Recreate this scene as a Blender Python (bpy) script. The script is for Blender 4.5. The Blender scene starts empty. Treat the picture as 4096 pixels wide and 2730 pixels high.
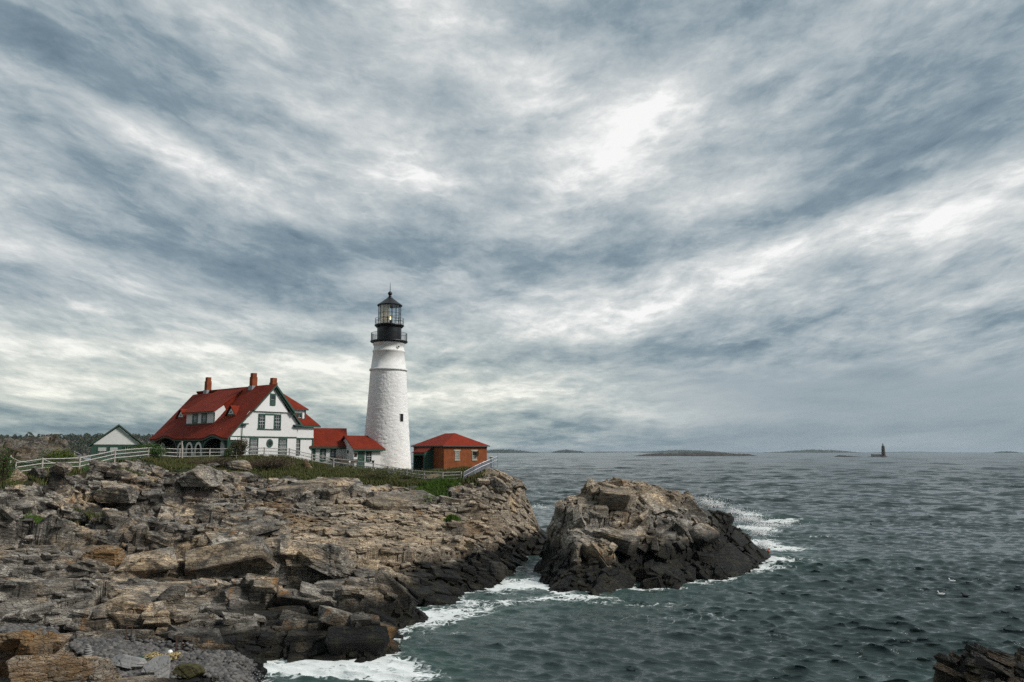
import bpy, bmesh, math, random
import numpy as np
from mathutils import Vector, Matrix
random.seed(7); RNG=np.random.default_rng(11)
sc=bpy.context.scene; COL=sc.collection
# ------------------------------------------------------------------ camera model (used to turn sight lines into places on the ground)
F=28/36*4096; HC=11.7; PT=math.atan2(1808-1365,F); cP,sP=math.cos(PT),math.sin(PT)
def ray(u,v):
    a=(u-2048)/F; b=(1365-v)/F
    return (a,cP-b*sP,sP+b*cP)
def P(u,v,Y):
    d=ray(u,v); t=Y/d[1]; return (d[0]*t,Y,HC+d[2]*t)
def W(u,v,z=0.0):
    d=ray(u,v); t=(z-HC)/d[2]; return (d[0]*t,d[1]*t,z)
Q=1.7408
def PQ(u,v,Y): return P(u*Q,v*Q,Y)
def WQ(u,v,z=0.0): return W(u*Q,v*Q,z)
# ------------------------------------------------------------------ object helpers
def tag(o,label=None,cat=None,group=None,kind=None):
    if label: o['label']=label
    if cat: o['category']=cat
    if group: o['group']=group
    if kind: o['kind']=kind
    return o
def empty(name,loc=(0,0,0),rz=0.0):
    o=bpy.data.objects.new(name,None); COL.objects.link(o); o.location=loc; o.rotation_euler=(0,0,rz); o.empty_display_size=.3; return o
def mesh(name,v,f,mat,parent=None,smooth=False):
    me=bpy.data.meshes.new(name); me.from_pydata(v,[],f); me.update()
    if mat: me.materials.append(mat)
    if smooth: me.polygons.foreach_set('use_smooth',[True]*len(me.polygons))
    o=bpy.data.objects.new(name,me); COL.objects.link(o)
    if parent: o.parent=parent
    return o
def npmesh(name,co,quads,mat,parent=None,smooth=False,attrs=None):
    n=len(co); m=len(quads); k=quads.shape[1]
    me=bpy.data.meshes.new(name); me.vertices.add(n); me.vertices.foreach_set('co',np.ascontiguousarray(co,dtype=np.float32).ravel())
    me.loops.add(m*k); me.loops.foreach_set('vertex_index',np.ascontiguousarray(quads,dtype=np.int32).ravel())
    me.polygons.add(m); me.polygons.foreach_set('loop_start',np.arange(0,m*k,k,dtype=np.int32))
    me.polygons.foreach_set('use_smooth',np.full(m,smooth,dtype=bool))
    me.update(calc_edges=True)
    for an,av in (attrs or {}).items():
        a=me.attributes.new(an,'FLOAT','POINT'); a.data.foreach_set('value',np.ascontiguousarray(av,dtype=np.float32).ravel())
    if mat: me.materials.append(mat)
    o=bpy.data.objects.new(name,me); COL.objects.link(o)
    if parent: o.parent=parent
    return o
def gridquads(nr,nc):
    i=np.arange(nr*nc).reshape(nr,nc)
    return np.stack([i[:-1,:-1],i[:-1,1:],i[1:,1:],i[1:,:-1]],-1).reshape(-1,4)
class MB:
    def __init__(s): s.v=[]; s.f=[]
    def poly(s,pts):
        n=len(s.v); s.v+= [tuple(p) for p in pts]; s.f.append(tuple(range(n,n+len(pts)))); return s
    def box(s,x0,x1,y0,y1,z0,z1):
        n=len(s.v)
        s.v+=[(x0,y0,z0),(x1,y0,z0),(x1,y1,z0),(x0,y1,z0),(x0,y0,z1),(x1,y0,z1),(x1,y1,z1),(x0,y1,z1)]
        s.f+=[tuple(n+i for i in q) for q in ((0,3,2,1),(4,5,6,7),(0,1,5,4),(1,2,6,5),(2,3,7,6),(3,0,4,7))]; return s
    def prism(s,pts,vec):
        n=len(s.v); k=len(pts); vx=Vector(vec)
        s.v+=[tuple(p) for p in pts]+[tuple(Vector(p)+vx) for p in pts]
        s.f.append(tuple(range(n,n+k))); s.f.append(tuple(range(n+2*k-1,n+k-1,-1)))
        for i in range(k): j=(i+1)%k; s.f.append((n+i,n+k+i,n+k+j,n+j))
        return s
    def tube(s,a,b,r,r2=None,k=8):
        r2=r if r2 is None else r2
        a=Vector(a); b=Vector(b); d=(b-a).normalized()
        t=Vector((0,0,1)) if abs(d.z)<.9 else Vector((1,0,0))
        x=d.cross(t).normalized(); y=d.cross(x)
        n=len(s.v)
        for c,rr in ((a,r),(b,r2)):
            for i in range(k):
                q=2*math.pi*i/k; s.v.append(tuple(c+x*(math.cos(q)*rr)+y*(math.sin(q)*rr)))
        for i in range(k): j=(i+1)%k; s.f.append((n+i,n+j,n+k+j,n+k+i))
        s.f.append(tuple(range(n+k-1,n-1,-1))); s.f.append(tuple(range(n+k,n+2*k))); return s
    def path(s,pts,r,k=6):
        for a,b in zip(pts,pts[1:]): s.tube(a,b,r,k=k)
        return s
    def lathe(s,prof,k=32,c=(0,0)):
        n=len(s.v); m=len(prof)
        for r,z in prof:
            for i in range(k):
                q=2*math.pi*i/k; s.v.append((c[0]+r*math.cos(q),c[1]+r*math.sin(q),z))
        for a in range(m-1):
            for i in range(k): j=(i+1)%k; s.f.append((n+a*k+i,n+a*k+j,n+(a+1)*k+j,n+(a+1)*k+i))
        s.f.append(tuple(range(n+k-1,n-1,-1))); s.f.append(tuple(range(n+(m-1)*k,n+m*k))); return s
    def build(s,name,mat,parent=None,smooth=False): return mesh(name,s.v,s.f,mat,parent,smooth)
# ------------------------------------------------------------------ node helpers
def nd(nt,typ,ins=None,**pr):
    n=nt.nodes.new(typ)
    for k,v in pr.items(): setattr(n,k,v)
    for k,v in (ins or {}).items():
        s=n.inputs[k]
        if isinstance(v,bpy.types.NodeSocket): nt.links.new(v,s)
        else: s.default_value=v
    return n
def ma(nt,op,a,b=0.0,c=None,clamp=False):
    i={0:a,1:b}
    if c is not None: i[2]=c
    return nd(nt,'ShaderNodeMath',i,operation=op,use_clamp=clamp).outputs[0]
def mixc(nt,f,a,b,bt='MIX'):
    n=nd(nt,'ShaderNodeMix',{0:f,6:a,7:b},data_type='RGBA',blend_type=bt); return n.outputs[2]
def rng(nt,x,a,b,c=0.0,d=1.0,smooth=True):
    return nd(nt,'ShaderNodeMapRange',{0:x,1:a,2:b,3:c,4:d},interpolation_type='SMOOTHSTEP' if smooth else 'LINEAR').outputs[0]
def noi(nt,vec,scale,detail=4,rough=.55,dist=0.0,out=0):
    return nd(nt,'ShaderNodeTexNoise',{'Vector':vec,'Scale':scale,'Detail':detail,'Roughness':rough,'Distortion':dist}).outputs[out]
def mapping(nt,vec,loc=(0,0,0),rot=(0,0,0),scale=(1,1,1)):
    return nd(nt,'ShaderNodeMapping',{'Vector':vec,'Location':loc,'Rotation':rot,'Scale':scale}).outputs[0]
def c4(c): return (c[0],c[1],c[2],1.0)
def newmat(name):
    m=bpy.data.materials.new(name); m.use_nodes=True; nt=m.node_tree; b=nt.nodes['Principled BSDF']; return m,nt,b
def simple(name,col,rough=.7,var=.12,scale=6.0,bump=.0,metal=0.0,spec=.4,bscale=None):
    m,nt,b=newmat(name)
    tc=nd(nt,'ShaderNodeTexCoord').outputs['Object']
    n=noi(nt,tc,scale,5,.6)
    f=rng(nt,n,.3,.7,1-var,1+var)
    col_=mixc(nt,1.0,c4(col),nd(nt,'ShaderNodeCombineXYZ',{0:f,1:f,2:f}).outputs[0],'MULTIPLY')
    nt.links.new(col_,b.inputs['Base Color']); b.inputs['Roughness'].default_value=rough; b.inputs['Metallic'].default_value=metal
    b.inputs['Specular IOR Level'].default_value=spec
    if bump:
        n2=noi(nt,tc,bscale or scale*3,6,.65)
        bp=nd(nt,'ShaderNodeBump',{'Height':n2,'Strength':bump,'Distance':.05}); nt.links.new(bp.outputs[0],b.inputs['Normal'])
    return m
# ------------------------------------------------------------------ numpy noise
def hsh(ix,iy,s=0):
    h=(ix.astype(np.int64)*374761393+iy.astype(np.int64)*668265263+s*1442695041)&0xffffffff
    h=((h^(h>>13))*1274126177)&0xffffffff; h=h^(h>>16)
    h=(h*2246822519)&0xffffffff; h=h^(h>>13)
    return (h&0xffffff)/float(0x1000000)
def vn(x,y,s=0):
    ix=np.floor(x); iy=np.floor(y); fx=x-ix; fy=y-iy
    ux=fx*fx*fx*(fx*(fx*6-15)+10); uy=fy*fy*fy*(fy*(fy*6-15)+10)
    a=hsh(ix,iy,s); b=hsh(ix+1,iy,s); c=hsh(ix,iy+1,s); d=hsh(ix+1,iy+1,s)
    return (a+(b-a)*ux)+((c+(d-c)*ux)-(a+(b-a)*ux))*uy
def fbm(x,y,s=0,o=4,g=.5):
    t=np.zeros_like(x); a=1.0; tot=0
    for i in range(o):
        t+=a*vn(x*(2**i)+17.3*i,y*(2**i)-9.1*i,s+i); tot+=a; a*=g
    return t/tot-.5          # about -.35 .. .35
def voro(x,y,s=0,jit=.85):
    ix=np.floor(x); iy=np.floor(y)
    d1=np.full(x.shape,9.); d2=np.full(x.shape,9.); cx=np.zeros(x.shape); cy=np.zeros(x.shape); vx=np.zeros(x.shape); vy=np.zeros(x.shape)
    for dx in (-1,0,1):
        for dy in (-1,0,1):
            jx=ix+dx; jy=iy+dy
            px=jx+.5+jit*(hsh(jx,jy,s)-.5); py=jy+.5+jit*(hsh(jx,jy,s+101)-.5)
            ex=x-px; ey=y-py; d=np.maximum(np.abs(ex)*1.0,np.abs(ey)*1.0)*.6+np.hypot(ex,ey)*.4
            m=d<d1
            d2=np.where(m,d1,np.minimum(d2,d)); d1=np.where(m,d,d1)
            cx=np.where(m,jx,cx); cy=np.where(m,jy,cy); vx=np.where(m,ex,vx); vy=np.where(m,ey,vy)
    return d2-d1,cx,cy,vx,vy
def sst(x,a,b):
    t=np.clip((x-a)/(b-a),0,1); return t*t*(3-2*t)
def terrace(z,s,w,seedx,keep=.22):
    t=z/s+seedx; k=np.floor(t); f=t-k
    g=keep*f+(1-keep)*sst(f,1-w,1.0)
    return (k+g-seedx)*s
def rock(x,y,z,amp=1.0,ang=22.,bed=(-.16,.10),step=1.5,seed=0,fine=1.0,big=1.0,blk=1.0):
    """breaks a smooth rock surface into bedded ledges and jointed blocks; x,y,z arrays, amp 0..1 array"""
    wx=x+1.6*fbm(x/5,y/5,seed+3)+.35*fbm(x/1.1,y/1.1,seed+4); wy=y+1.6*fbm(x/5,y/5,seed+5)+.35*fbm(x/1.1,y/1.1,seed+6)
    a=math.radians(ang); u=wx*math.cos(a)+wy*math.sin(a); v=-wx*math.sin(a)+wy*math.cos(a)
    pl=bed[0]*x+bed[1]*y
    # very large ledges, big blocks, middle blocks, small blocks
    e,cx,cy,ex,ey=voro(u/9.5+.3,v/3.6,seed+15)
    r=hsh(cx,cy,seed+16)-.5; tx=hsh(cx,cy,seed+17)-.5; ty=hsh(cx,cy,seed+18)-.5
    z=z+amp*big*(.9*r+ex*9.5*tx*.16+ey*3.6*(ty*.35+.10))
    e,cx,cy,ex,ey=voro(u/4.2,v/2.0,seed+11)
    r=hsh(cx,cy,seed+12)-.5; tx=hsh(cx,cy,seed+13)-.5; ty=hsh(cx,cy,seed+14)-.5
    z=z+amp*blk*(.75*r+ex*4.2*tx*.34+ey*2.0*(ty*.5+.12))-amp*.55*np.exp(-(e/.045)**2)
    zb=z-pl
    zt=terrace(zb,step,.12,1.1*fbm(x/7,y/7,seed+21))
    z=z+(zt-zb)*amp*.6
    e,cx,cy,ex,ey=voro(u/1.7,v/.72,seed+31)
    r=hsh(cx,cy,seed+32)-.5; tx=hsh(cx,cy,seed+33)-.5; ty=hsh(cx,cy,seed+34)-.5
    m2=np.clip(.2+2.2*(fbm(x/6,y/6,seed+35)+.25),.15,1.3)
    z=z+amp*blk*m2*(.42*r+ex*1.7*tx*.36+ey*.72*(ty*.5+.12))-amp*.26*np.exp(-(e/.09)**2)*np.clip(m2,.4,1)
    zb=z-pl*1.3
    zt=terrace(zb,.36,.2,.9*fbm(x/2.5,y/2.5,seed+41))
    z=z+(zt-zb)*amp*.6*fine
    e,cx,cy,ex,ey=voro(u/.66+3.7,v/.34,seed+51)
    r=hsh(cx,cy,seed+52)-.5; tx=hsh(cx,cy,seed+53)-.5
    z=z+amp*fine*m2*(.13*r+ex*.62*tx*.3)-amp*.07*fine*np.exp(-(e/.12)**2)
    z=z+amp*.09*fbm(x/.5,y/.5,seed+61,4)
    return z
def layer(x,y,z,k=.34,seed=0):
    """sideways step of bedding layers on steep faces: each layer juts out at its top"""
    t=z/k+1.3*fbm(x/1.6,y/1.6,seed)+.25*x+.12*y
    f=t-np.floor(t); r=hsh(np.floor(t),np.floor(x/1.3+.7*np.floor(t)),seed+7)
    t2=z/(k*.36)+fbm(x/.8,y/.8,seed+3)*1.2; f2=t2-np.floor(t2)
    return .30*(r-.5)+.13*(f-.5)+.05*(f2-.5)
def rbf(pts,gx,gy,smooth=0.0):
    p=np.array(pts,float); n=len(p)
    A=np.hypot(p[:,0,None]-p[None,:,0],p[:,1,None]-p[None,:,1])
    M=np.zeros((n+3,n+3)); M[:n,:n]=-A+np.eye(n)*smooth; M[:n,n]=1; M[:n,n+1]=p[:,0]; M[:n,n+2]=p[:,1]; M[n:,:n]=M[:n,n:].T
    s=np.linalg.solve(M,np.r_[p[:,2],0,0,0])
    X=gx.ravel(); Y=gy.ravel(); out=np.zeros(X.shape)
    for i in range(0,len(X),60000):
        xs=X[i:i+60000]; ys=Y[i:i+60000]
        out[i:i+60000]=-np.hypot(xs[:,None]-p[None,:,0],ys[:,None]-p[None,:,1])@s[:n]+s[n]+s[n+1]*xs+s[n+2]*ys
    return out.reshape(gx.shape)

# ------------------------------------------------------------------ jointed blocks bedded in the rock
_t=np.array([-1,-.80,.80,1.0]); _pts={}; _pl=[]
for _i in range(4):
    for _j in range(4):
        for _k in range(4):
            if 0 in (_i,_j,_k) or 3 in (_i,_j,_k): _pts[(_i,_j,_k)]=len(_pl); _pl.append((_i,_j,_k))
_ij=np.array(_pl); BT=_t[_ij]; _ext=((_ij==0)|(_ij==3)).sum(1)
BT=BT*np.where(_ext==3,.90,np.where(_ext==2,.95,1.0))[:,None]
_q=[]
for _ax in range(3):
    for _s in (0,3):
        for _a in range(3):
            for _b in range(3):
                c=[]
                for da,db in ((0,0),(1,0),(1,1),(0,1)):
                    p=[0,0,0]; p[_ax]=_s; p[(_ax+1)%3]=_a+da; p[(_ax+2)%3]=_b+db; c.append(_pts[tuple(p)])
                _q.append(c if _s==3 else c[::-1])
BQ=np.array(_q)
def blocks(px,py,pz,nrm,dims,yaw,seed,jit=.24,chip=.035):
    g=np.random.default_rng(seed); n=len(px); nb=len(BT)
    corner=g.uniform(-jit,jit,(n,8,3)); corner[:,:,2]*=.7
    T=np.broadcast_to(BT,(n,nb,3)).copy()
    wts=np.ones((nb,8))
    for c in range(8):
        for a in range(3):
            sgn=1 if (c>>a)&1 else -1; wts[:,c]*=(1+sgn*BT[:,a])/2
    T+=np.einsum('vc,nca->nva',wts,corner)
    # cut one corner off at random
    d=g.normal(size=(n,3)); d[:,2]=np.abs(d[:,2])*.8+.1; d/=np.linalg.norm(d,axis=1)[:,None]; off=.72+.5*g.random(n)
    ex=np.maximum(0,np.einsum('nva,na->nv',T,d)-off[:,None]); T-=ex[...,None]*d[:,None]
    T+=g.normal(size=(n,nb,3))*chip
    T*=dims[:,None,:]*.5
    t0=np.stack([np.cos(yaw),np.sin(yaw),np.zeros(n)],-1); t=t0-nrm*(nrm*t0).sum(1)[:,None]; t/=np.linalg.norm(t,axis=1)[:,None]; b=np.cross(nrm,t)
    W_=T[...,0:1]*t[:,None]+T[...,1:2]*b[:,None]+T[...,2:3]*nrm[:,None]+np.stack([px,py,pz],-1)[:,None]
    q=(BQ[None]+(np.arange(n)*nb)[:,None,None]).reshape(-1,4)
    tone=np.repeat(g.random(n),nb)
    return W_.reshape(-1,3),q,tone
def spread_pts(x0,x1,y0,y1,sx_,sy_,ang,seed):
    g=np.random.default_rng(seed); a=math.radians(ang); R=max(x1-x0,y1-y0)*.75
    u=np.arange(-R,R,sx_); v=np.arange(-R,R,sy_); U,V=np.meshgrid(u,v); U=U+(np.arange(len(v))%2)[:,None]*sx_*.5
    U=U+g.uniform(-.38,.38,U.shape)*sx_; V=V+g.uniform(-.38,.38,V.shape)*sy_
    x=(x0+x1)/2+U*math.cos(a)-V*math.sin(a); y=(y0+y1)/2+U*math.sin(a)+V*math.cos(a)
    m=(x>x0)&(x<x1)&(y>y0)&(y<y1); return x[m],y[m]
# ------------------------------------------------------------------ materials: rock, water
def rock_material(name='rock_stone',tan=(.62,.475,.315),grey=(.40,.365,.315)):
    m,nt,b=newmat(name)
    pos=nd(nt,'ShaderNodeNewGeometry').outputs['Position']
    n1=noi(nt,pos,.28,5,.6,.4)
    col=mixc(nt,ma(nt,'MAXIMUM',rng(nt,n1,.45,.66),nd(nt,'ShaderNodeAttribute',attribute_name='clean').outputs['Fac']),c4(grey),c4(tan))
    # block to block tone
    mp=mapping(nt,pos,rot=(.25,-.15,math.radians(-22)),scale=(.62,1.5,2.4))
    wn=nd(nt,'ShaderNodeVectorMath',{0:mp,1:noi(nt,pos,1.3,3,.6,out=1)},operation='ADD').outputs[0]
    vor=nd(nt,'ShaderNodeTexVoronoi',{'Vector':wn,'Scale':.9},feature='F1')
    vv=nd(nt,'ShaderNodeSeparateColor',{0:vor.outputs['Color']}).outputs[0]
    f=rng(nt,vv,0,1,.62,1.32,False)
    col=mixc(nt,1.0,col,nd(nt,'ShaderNodeCombineXYZ',{0:f,1:f,2:f}).outputs[0],'MULTIPLY')
    tn=nd(nt,'ShaderNodeAttribute',attribute_name='tone').outputs['Fac']; f=rng(nt,tn,0,1,.70,1.28,False); col=mixc(nt,1.0,col,nd(nt,'ShaderNodeCombineXYZ',{0:f,1:f,2:f}).outputs[0],'MULTIPLY')
    # lamination streaks along the beds
    mp2=mapping(nt,pos,rot=(.3,-.2,math.radians(-24)),scale=(.55,3.2,7.0))
    st=noi(nt,mp2,1.6,6,.7)
    col=mixc(nt,rng(nt,st,.48,.66,0,.6),col,c4((.058,.052,.045)))
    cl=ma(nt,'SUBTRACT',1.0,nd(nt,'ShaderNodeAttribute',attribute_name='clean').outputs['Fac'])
    # dark weathering film and lichen, deepened in colour for missing shadow contrast
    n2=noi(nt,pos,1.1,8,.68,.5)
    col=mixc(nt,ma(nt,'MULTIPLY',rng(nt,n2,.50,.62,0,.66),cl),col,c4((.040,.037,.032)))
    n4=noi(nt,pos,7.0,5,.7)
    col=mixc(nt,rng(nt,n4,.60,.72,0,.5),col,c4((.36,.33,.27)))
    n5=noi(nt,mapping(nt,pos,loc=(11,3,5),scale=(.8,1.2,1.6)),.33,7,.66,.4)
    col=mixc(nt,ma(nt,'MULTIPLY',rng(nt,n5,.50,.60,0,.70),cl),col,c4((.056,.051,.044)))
    cl=ma(nt,'SUBTRACT',1.0,nd(nt,'ShaderNodeAttribute',attribute_name='clean').outputs['Fac'])
    # iron stain
    n3=noi(nt,mapping(nt,pos,loc=(31,7,2)),.42,6,.65,.6)
    col=mixc(nt,rng(nt,n3,.60,.70,0,.75),col,c4((.34,.165,.055)))
    # open joints
    cr=nd(nt,'ShaderNodeTexVoronoi',{'Vector':wn,'Scale':1.35},feature='DISTANCE_TO_EDGE').outputs['Distance']
    cr2=nd(nt,'ShaderNodeTexVoronoi',{'Vector':nd(nt,'ShaderNodeVectorMath',{0:mp2,1:noi(nt,pos,2.5,3,.6,out=1)},operation='ADD').outputs[0],'Scale':1.0},feature='DISTANCE_TO_EDGE').outputs['Distance']
    ck=ma(nt,'MINIMUM',rng(nt,cr,.0,.055),rng(nt,cr2,.0,.05,.35,1))
    wet=nd(nt,'ShaderNodeAttribute',attribute_name='wet').outputs['Fac']
    dark=mixc(nt,rng(nt,noi(nt,pos,.9,6,.65),.46,.64),c4((.010,.0098,.009)),c4((.036,.032,.019)))
    col=mixc(nt,wet,col,dark)
    stn=nd(nt,'ShaderNodeAttribute',attribute_name='stain').outputs['Fac']
    col=mixc(nt,ma(nt,'MULTIPLY',stn,rng(nt,n2,.36,.56,.35,1)),col,c4((.33,.19,.075)))
    # soil and turf
    veg=nd(nt,'ShaderNodeAttribute',attribute_name='veg').outputs['Fac']
    vfac=rng(nt,ma(nt,'ADD',veg,ma(nt,'MULTIPLY',ma(nt,'SUBTRACT',noi(nt,pos,1.4,6,.65),.5),.9)),.45,.6)
    turf=mixc(nt,rng(nt,noi(nt,pos,.35,6,.7),.42,.6),c4((.030,.045,.013)),c4((.075,.058,.032)))
    lawn=nd(nt,'ShaderNodeAttribute',attribute_name='lawn').outputs['Fac']
    turf=mixc(nt,lawn,turf,mixc(nt,rng(nt,noi(nt,pos,2.5,5,.7),.4,.62),c4((.035,.085,.012)),c4((.055,.11,.018))))
    sand=nd(nt,'ShaderNodeAttribute',attribute_name='sand').outputs['Fac']
    col=mixc(nt,vfac,col,turf)
    col=mixc(nt,rng(nt,ma(nt,'ADD',sand,ma(nt,'MULTIPLY',ma(nt,'SUBTRACT',noi(nt,pos,1.2,5,.65),.5),.5)),.4,.6),col,mixc(nt,noi(nt,pos,12,4,.7),c4((.22,.165,.095)),c4((.33,.26,.16))))
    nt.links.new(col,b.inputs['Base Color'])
    nt.links.new(rng(nt,wet,0,1,.88,.60,False),b.inputs['Roughness'])
    b.inputs['Specular IOR Level'].default_value=.28
    h=ma(nt,'ADD',ma(nt,'MULTIPLY',noi(nt,pos,2.6,10,.72,.3),.40),ma(nt,'MULTIPLY',st,.24))
    h=ma(nt,'ADD',h,ma(nt,'MULTIPLY',ck,.22)); h=ma(nt,'ADD',h,ma(nt,'MULTIPLY',vv,.24))
    bp=nd(nt,'ShaderNodeBump',{'Height':h,'Strength':1.0,'Distance':.7}); nt.links.new(bp.outputs[0],b.inputs['Normal'])
    return m
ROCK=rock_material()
def water_material():
    m,nt,b=newmat('sea_water')
    pos=nd(nt,'ShaderNodeNewGeometry').outputs['Position']
    foam=nd(nt,'ShaderNodeAttribute',attribute_name='foam').outputs['Fac']
    turb=nd(nt,'ShaderNodeAttribute',attribute_name='turbid').outputs['Fac']
    deep=c4((.033,.049,.049)); green=c4((.036,.068,.060))
    col=mixc(nt,turb,deep,green)
    warp=nd(nt,'ShaderNodeVectorMath',{0:pos,1:nd(nt,'ShaderNodeVectorMath',{0:noi(nt,pos,.45,4,.6,out=1),3:2.2},operation='SCALE').outputs[0]},operation='ADD').outputs[0]
    mp=mapping(nt,warp,rot=(0,0,.25),scale=(.55,1.3,.0))
    e1=nd(nt,'ShaderNodeTexVoronoi',{'Vector':mp,'Scale':.9},feature='DISTANCE_TO_EDGE').outputs['Distance']
    e2=nd(nt,'ShaderNodeTexVoronoi',{'Vector':mp,'Scale':2.6},feature='DISTANCE_TO_EDGE').outputs['Distance']
    lace=ma(nt,'MAXIMUM',rng(nt,e1,.0,.16,1,0),ma(nt,'MULTIPLY',rng(nt,e2,0,.22,1,0),.85))
    n=noi(nt,mapping(nt,warp,scale=(.8,1.4,0)),2.2,8,.7)
    lace=ma(nt,'ADD',ma(nt,'MULTIPLY',lace,.5),ma(nt,'MULTIPLY',n,.75))
    thr=rng(nt,foam,0,1,1.12,.10,False)
    fm=rng(nt,ma(nt,'SUBTRACT',lace,thr),-.06,.22)
    nt.links.new(mixc(nt,fm,col,c4((.72,.76,.75))),b.inputs['Base Color'])
    chop=nd(nt,'ShaderNodeAttribute',attribute_name='chop').outputs['Fac']; chop=ma(nt,'MULTIPLY',chop,rng(nt,noi(nt,mapping(nt,pos,rot=(0,0,.15),scale=(.008,.035,1)),1.0,8,.72),.35,.65,.45,1.45))
    nt.links.new(ma(nt,'MAXIMUM',rng(nt,fm,0,1,.04,.8,False),chop),b.inputs['Roughness'])
    b.inputs['IOR'].default_value=1.333
    h=ma(nt,'ADD',ma(nt,'MULTIPLY',noi(nt,mapping(nt,pos,rot=(0,0,.2),scale=(.75,1.35,1)),1.5,5,.62,.3),.42),ma(nt,'MULTIPLY',noi(nt,mapping(nt,pos,scale=(.7,1.5,1)),5.0,5,.62),.16))
    h=ma(nt,'ADD',h,ma(nt,'MULTIPLY',noi(nt,mapping(nt,pos,rot=(0,0,-.2),scale=(.05,.16,1)),1.0,6,.7),2.0))
    far=nd(nt,'ShaderNodeAttribute',attribute_name='far').outputs['Fac']
    fh=ma(nt,'ADD',ma(nt,'MULTIPLY',noi(nt,mapping(nt,pos,rot=(0,0,.2),scale=(.5,.9,1)),.9,4,.65),1.6),ma(nt,'MULTIPLY',noi(nt,mapping(nt,pos,rot=(0,0,-.1),scale=(.10,.22,1)),.8,5,.65),5.0))
    h=ma(nt,'ADD',h,ma(nt,'MULTIPLY',fh,far))
    h=ma(nt,'ADD',h,ma(nt,'MULTIPLY',fm,.08))
    bp=nd(nt,'ShaderNodeBump',{'Height':h,'Strength':.28,'Distance':.6}); nt.links.new(bp.outputs[0],b.inputs['Normal'])
    return m
WATER=water_material()
# ------------------------------------------------------------------ headland
FENCE=[(167.7,1888,75),(316.6,1881,78),(458,1844,84),(593,1830,92),(717.8,1839.6,96),(837,1836.5,97),(945,1834,98),(1056,1827,99),(1157,1833,100),(1248,1854,100),(1334,1868,100),(1414,1884.6,100),(1492,1892,99),(1550.6,1899,98.5),(1626.6,1913,97.5),(1697.3,1927,95.5),(1771,1927,94),(1845,1922,94)]
FP=[P(*f) for f in FENCE]
hp=[]
hp+=FP
HQ=[(0,1085,77),(0,1100,73),(0,1140,69),(0,1180,65.5),(0,1250,60),(0,1330,53),(0,1420,46.5),(0,1480,40.5),(0,1530,36),
(100,1085,77),(100,1110,73),(100,1150,70),(100,1250,62),(100,1400,48.5),(100,1450,44),(100,1520,38.5),
(200,1085,81),(200,1100,78),(200,1150,73.5),(200,1200,69),(200,1260,62),(200,1320,56),(200,1390,49),(200,1440,45),(200,1500,40.5),(200,1550,37.6),
(400,1073,92),(400,1090,88),(400,1140,81),(400,1200,74),(400,1270,66),(400,1340,57.5),(400,1400,51.5),(400,1440,46.5),(400,1475,44.3),(400,1515,41.6),(400,1550,39.2),
(560,1066,96),(560,1090,91.5),(560,1140,84),(560,1200,75),(560,1280,66),(560,1350,58),(560,1420,51),(560,1470,46.4),(560,1510,43.2),(560,1550,40.6),
(715,1080,98),(715,1100,94),(715,1140,86),(715,1200,76),(715,1280,67),(715,1350,60),(715,1420,52),(720,1462,48.2),
(800,1350,60),(800,1300,66.5),(818,1455,48),(850,1435,49.5),(840,1480,47.2),
(880,1092,98),(880,1105,95),(880,1140,89),(880,1190,80.5),(880,1250,72.5),(880,1300,67.5),(880,1350,61),(884,1400,54),(930,1378,57.5),
(1000,1107,94.5),(1000,1140,90.5),(1000,1190,84),(1000,1250,76),(1000,1300,70.5),(1000,1335,66.8),(1042,1303,69),
(1060,1100,94.5),(1060,1130,91),(1060,1160,88.5),(1060,1200,84),(1060,1240,79.5),(1060,1290,72.5),
(1120,1092,95),(1120,1120,92),(1120,1160,90),(1120,1200,87),(1120,1240,82.5),(1118,1300,73),
(1148,1074,94.5),(1150,1110,93.5),(1155,1170,92),(1155,1220,87.5),(1165,1268,81.5),
(1185,1107,98),(1185,1140,96),(1190,1190,93.6),(1188,1240,91),(1207,1107,99),(1220,1150,100),(1222,1190,96.5)]
hp+=[PQ(*q) for q in HQ]
SHORE=[(620,1530),(715,1509),(770,1508),(880,1509),(915,1465),(955,1430),(957,1400),(1005,1385),(1046,1369),(1060,1366),(1100,1355),(1140,1347),(1150,1325),(1168,1308),(1190,1281),(1215,1278)]
hp+=[(p[0],p[1],.05) for p in (WQ(*s) for s in SHORE)]
hp+=[(p[0]+d[0],p[1]+d[1],-2.2) for p,d in zip((WQ(*s) for s in SHORE),[(2,-3.5),(1,-3.2),(1,-3.),(1.6,-2.4),(2.4,-1),(2.4,-1),(2.4,-1),(1.8,-2),(1.6,-2.2),(1.6,-2.2),(1.6,-2.2),(2.2,-1),(2.4,-1),(2.2,-1),(1.8,-1.6),(1.6,-2)])]
# gap between headland and islet, back of the point
hp+=[(1.6,93.5,.45),(3.4,93,.35),(2.2,99,.9),(4.2,100,.8),(3.2,108,1.3),(4.8,108,1.2),(4,116,.2),(5,122,-2),(2.0,104,2.6),(0,106,6.5),(0,114,6),(2,118,1),(6,100,.2),(7.5,104,-1.5),(3,88.6,-.9),(4.5,89,-1.2)]
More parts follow.
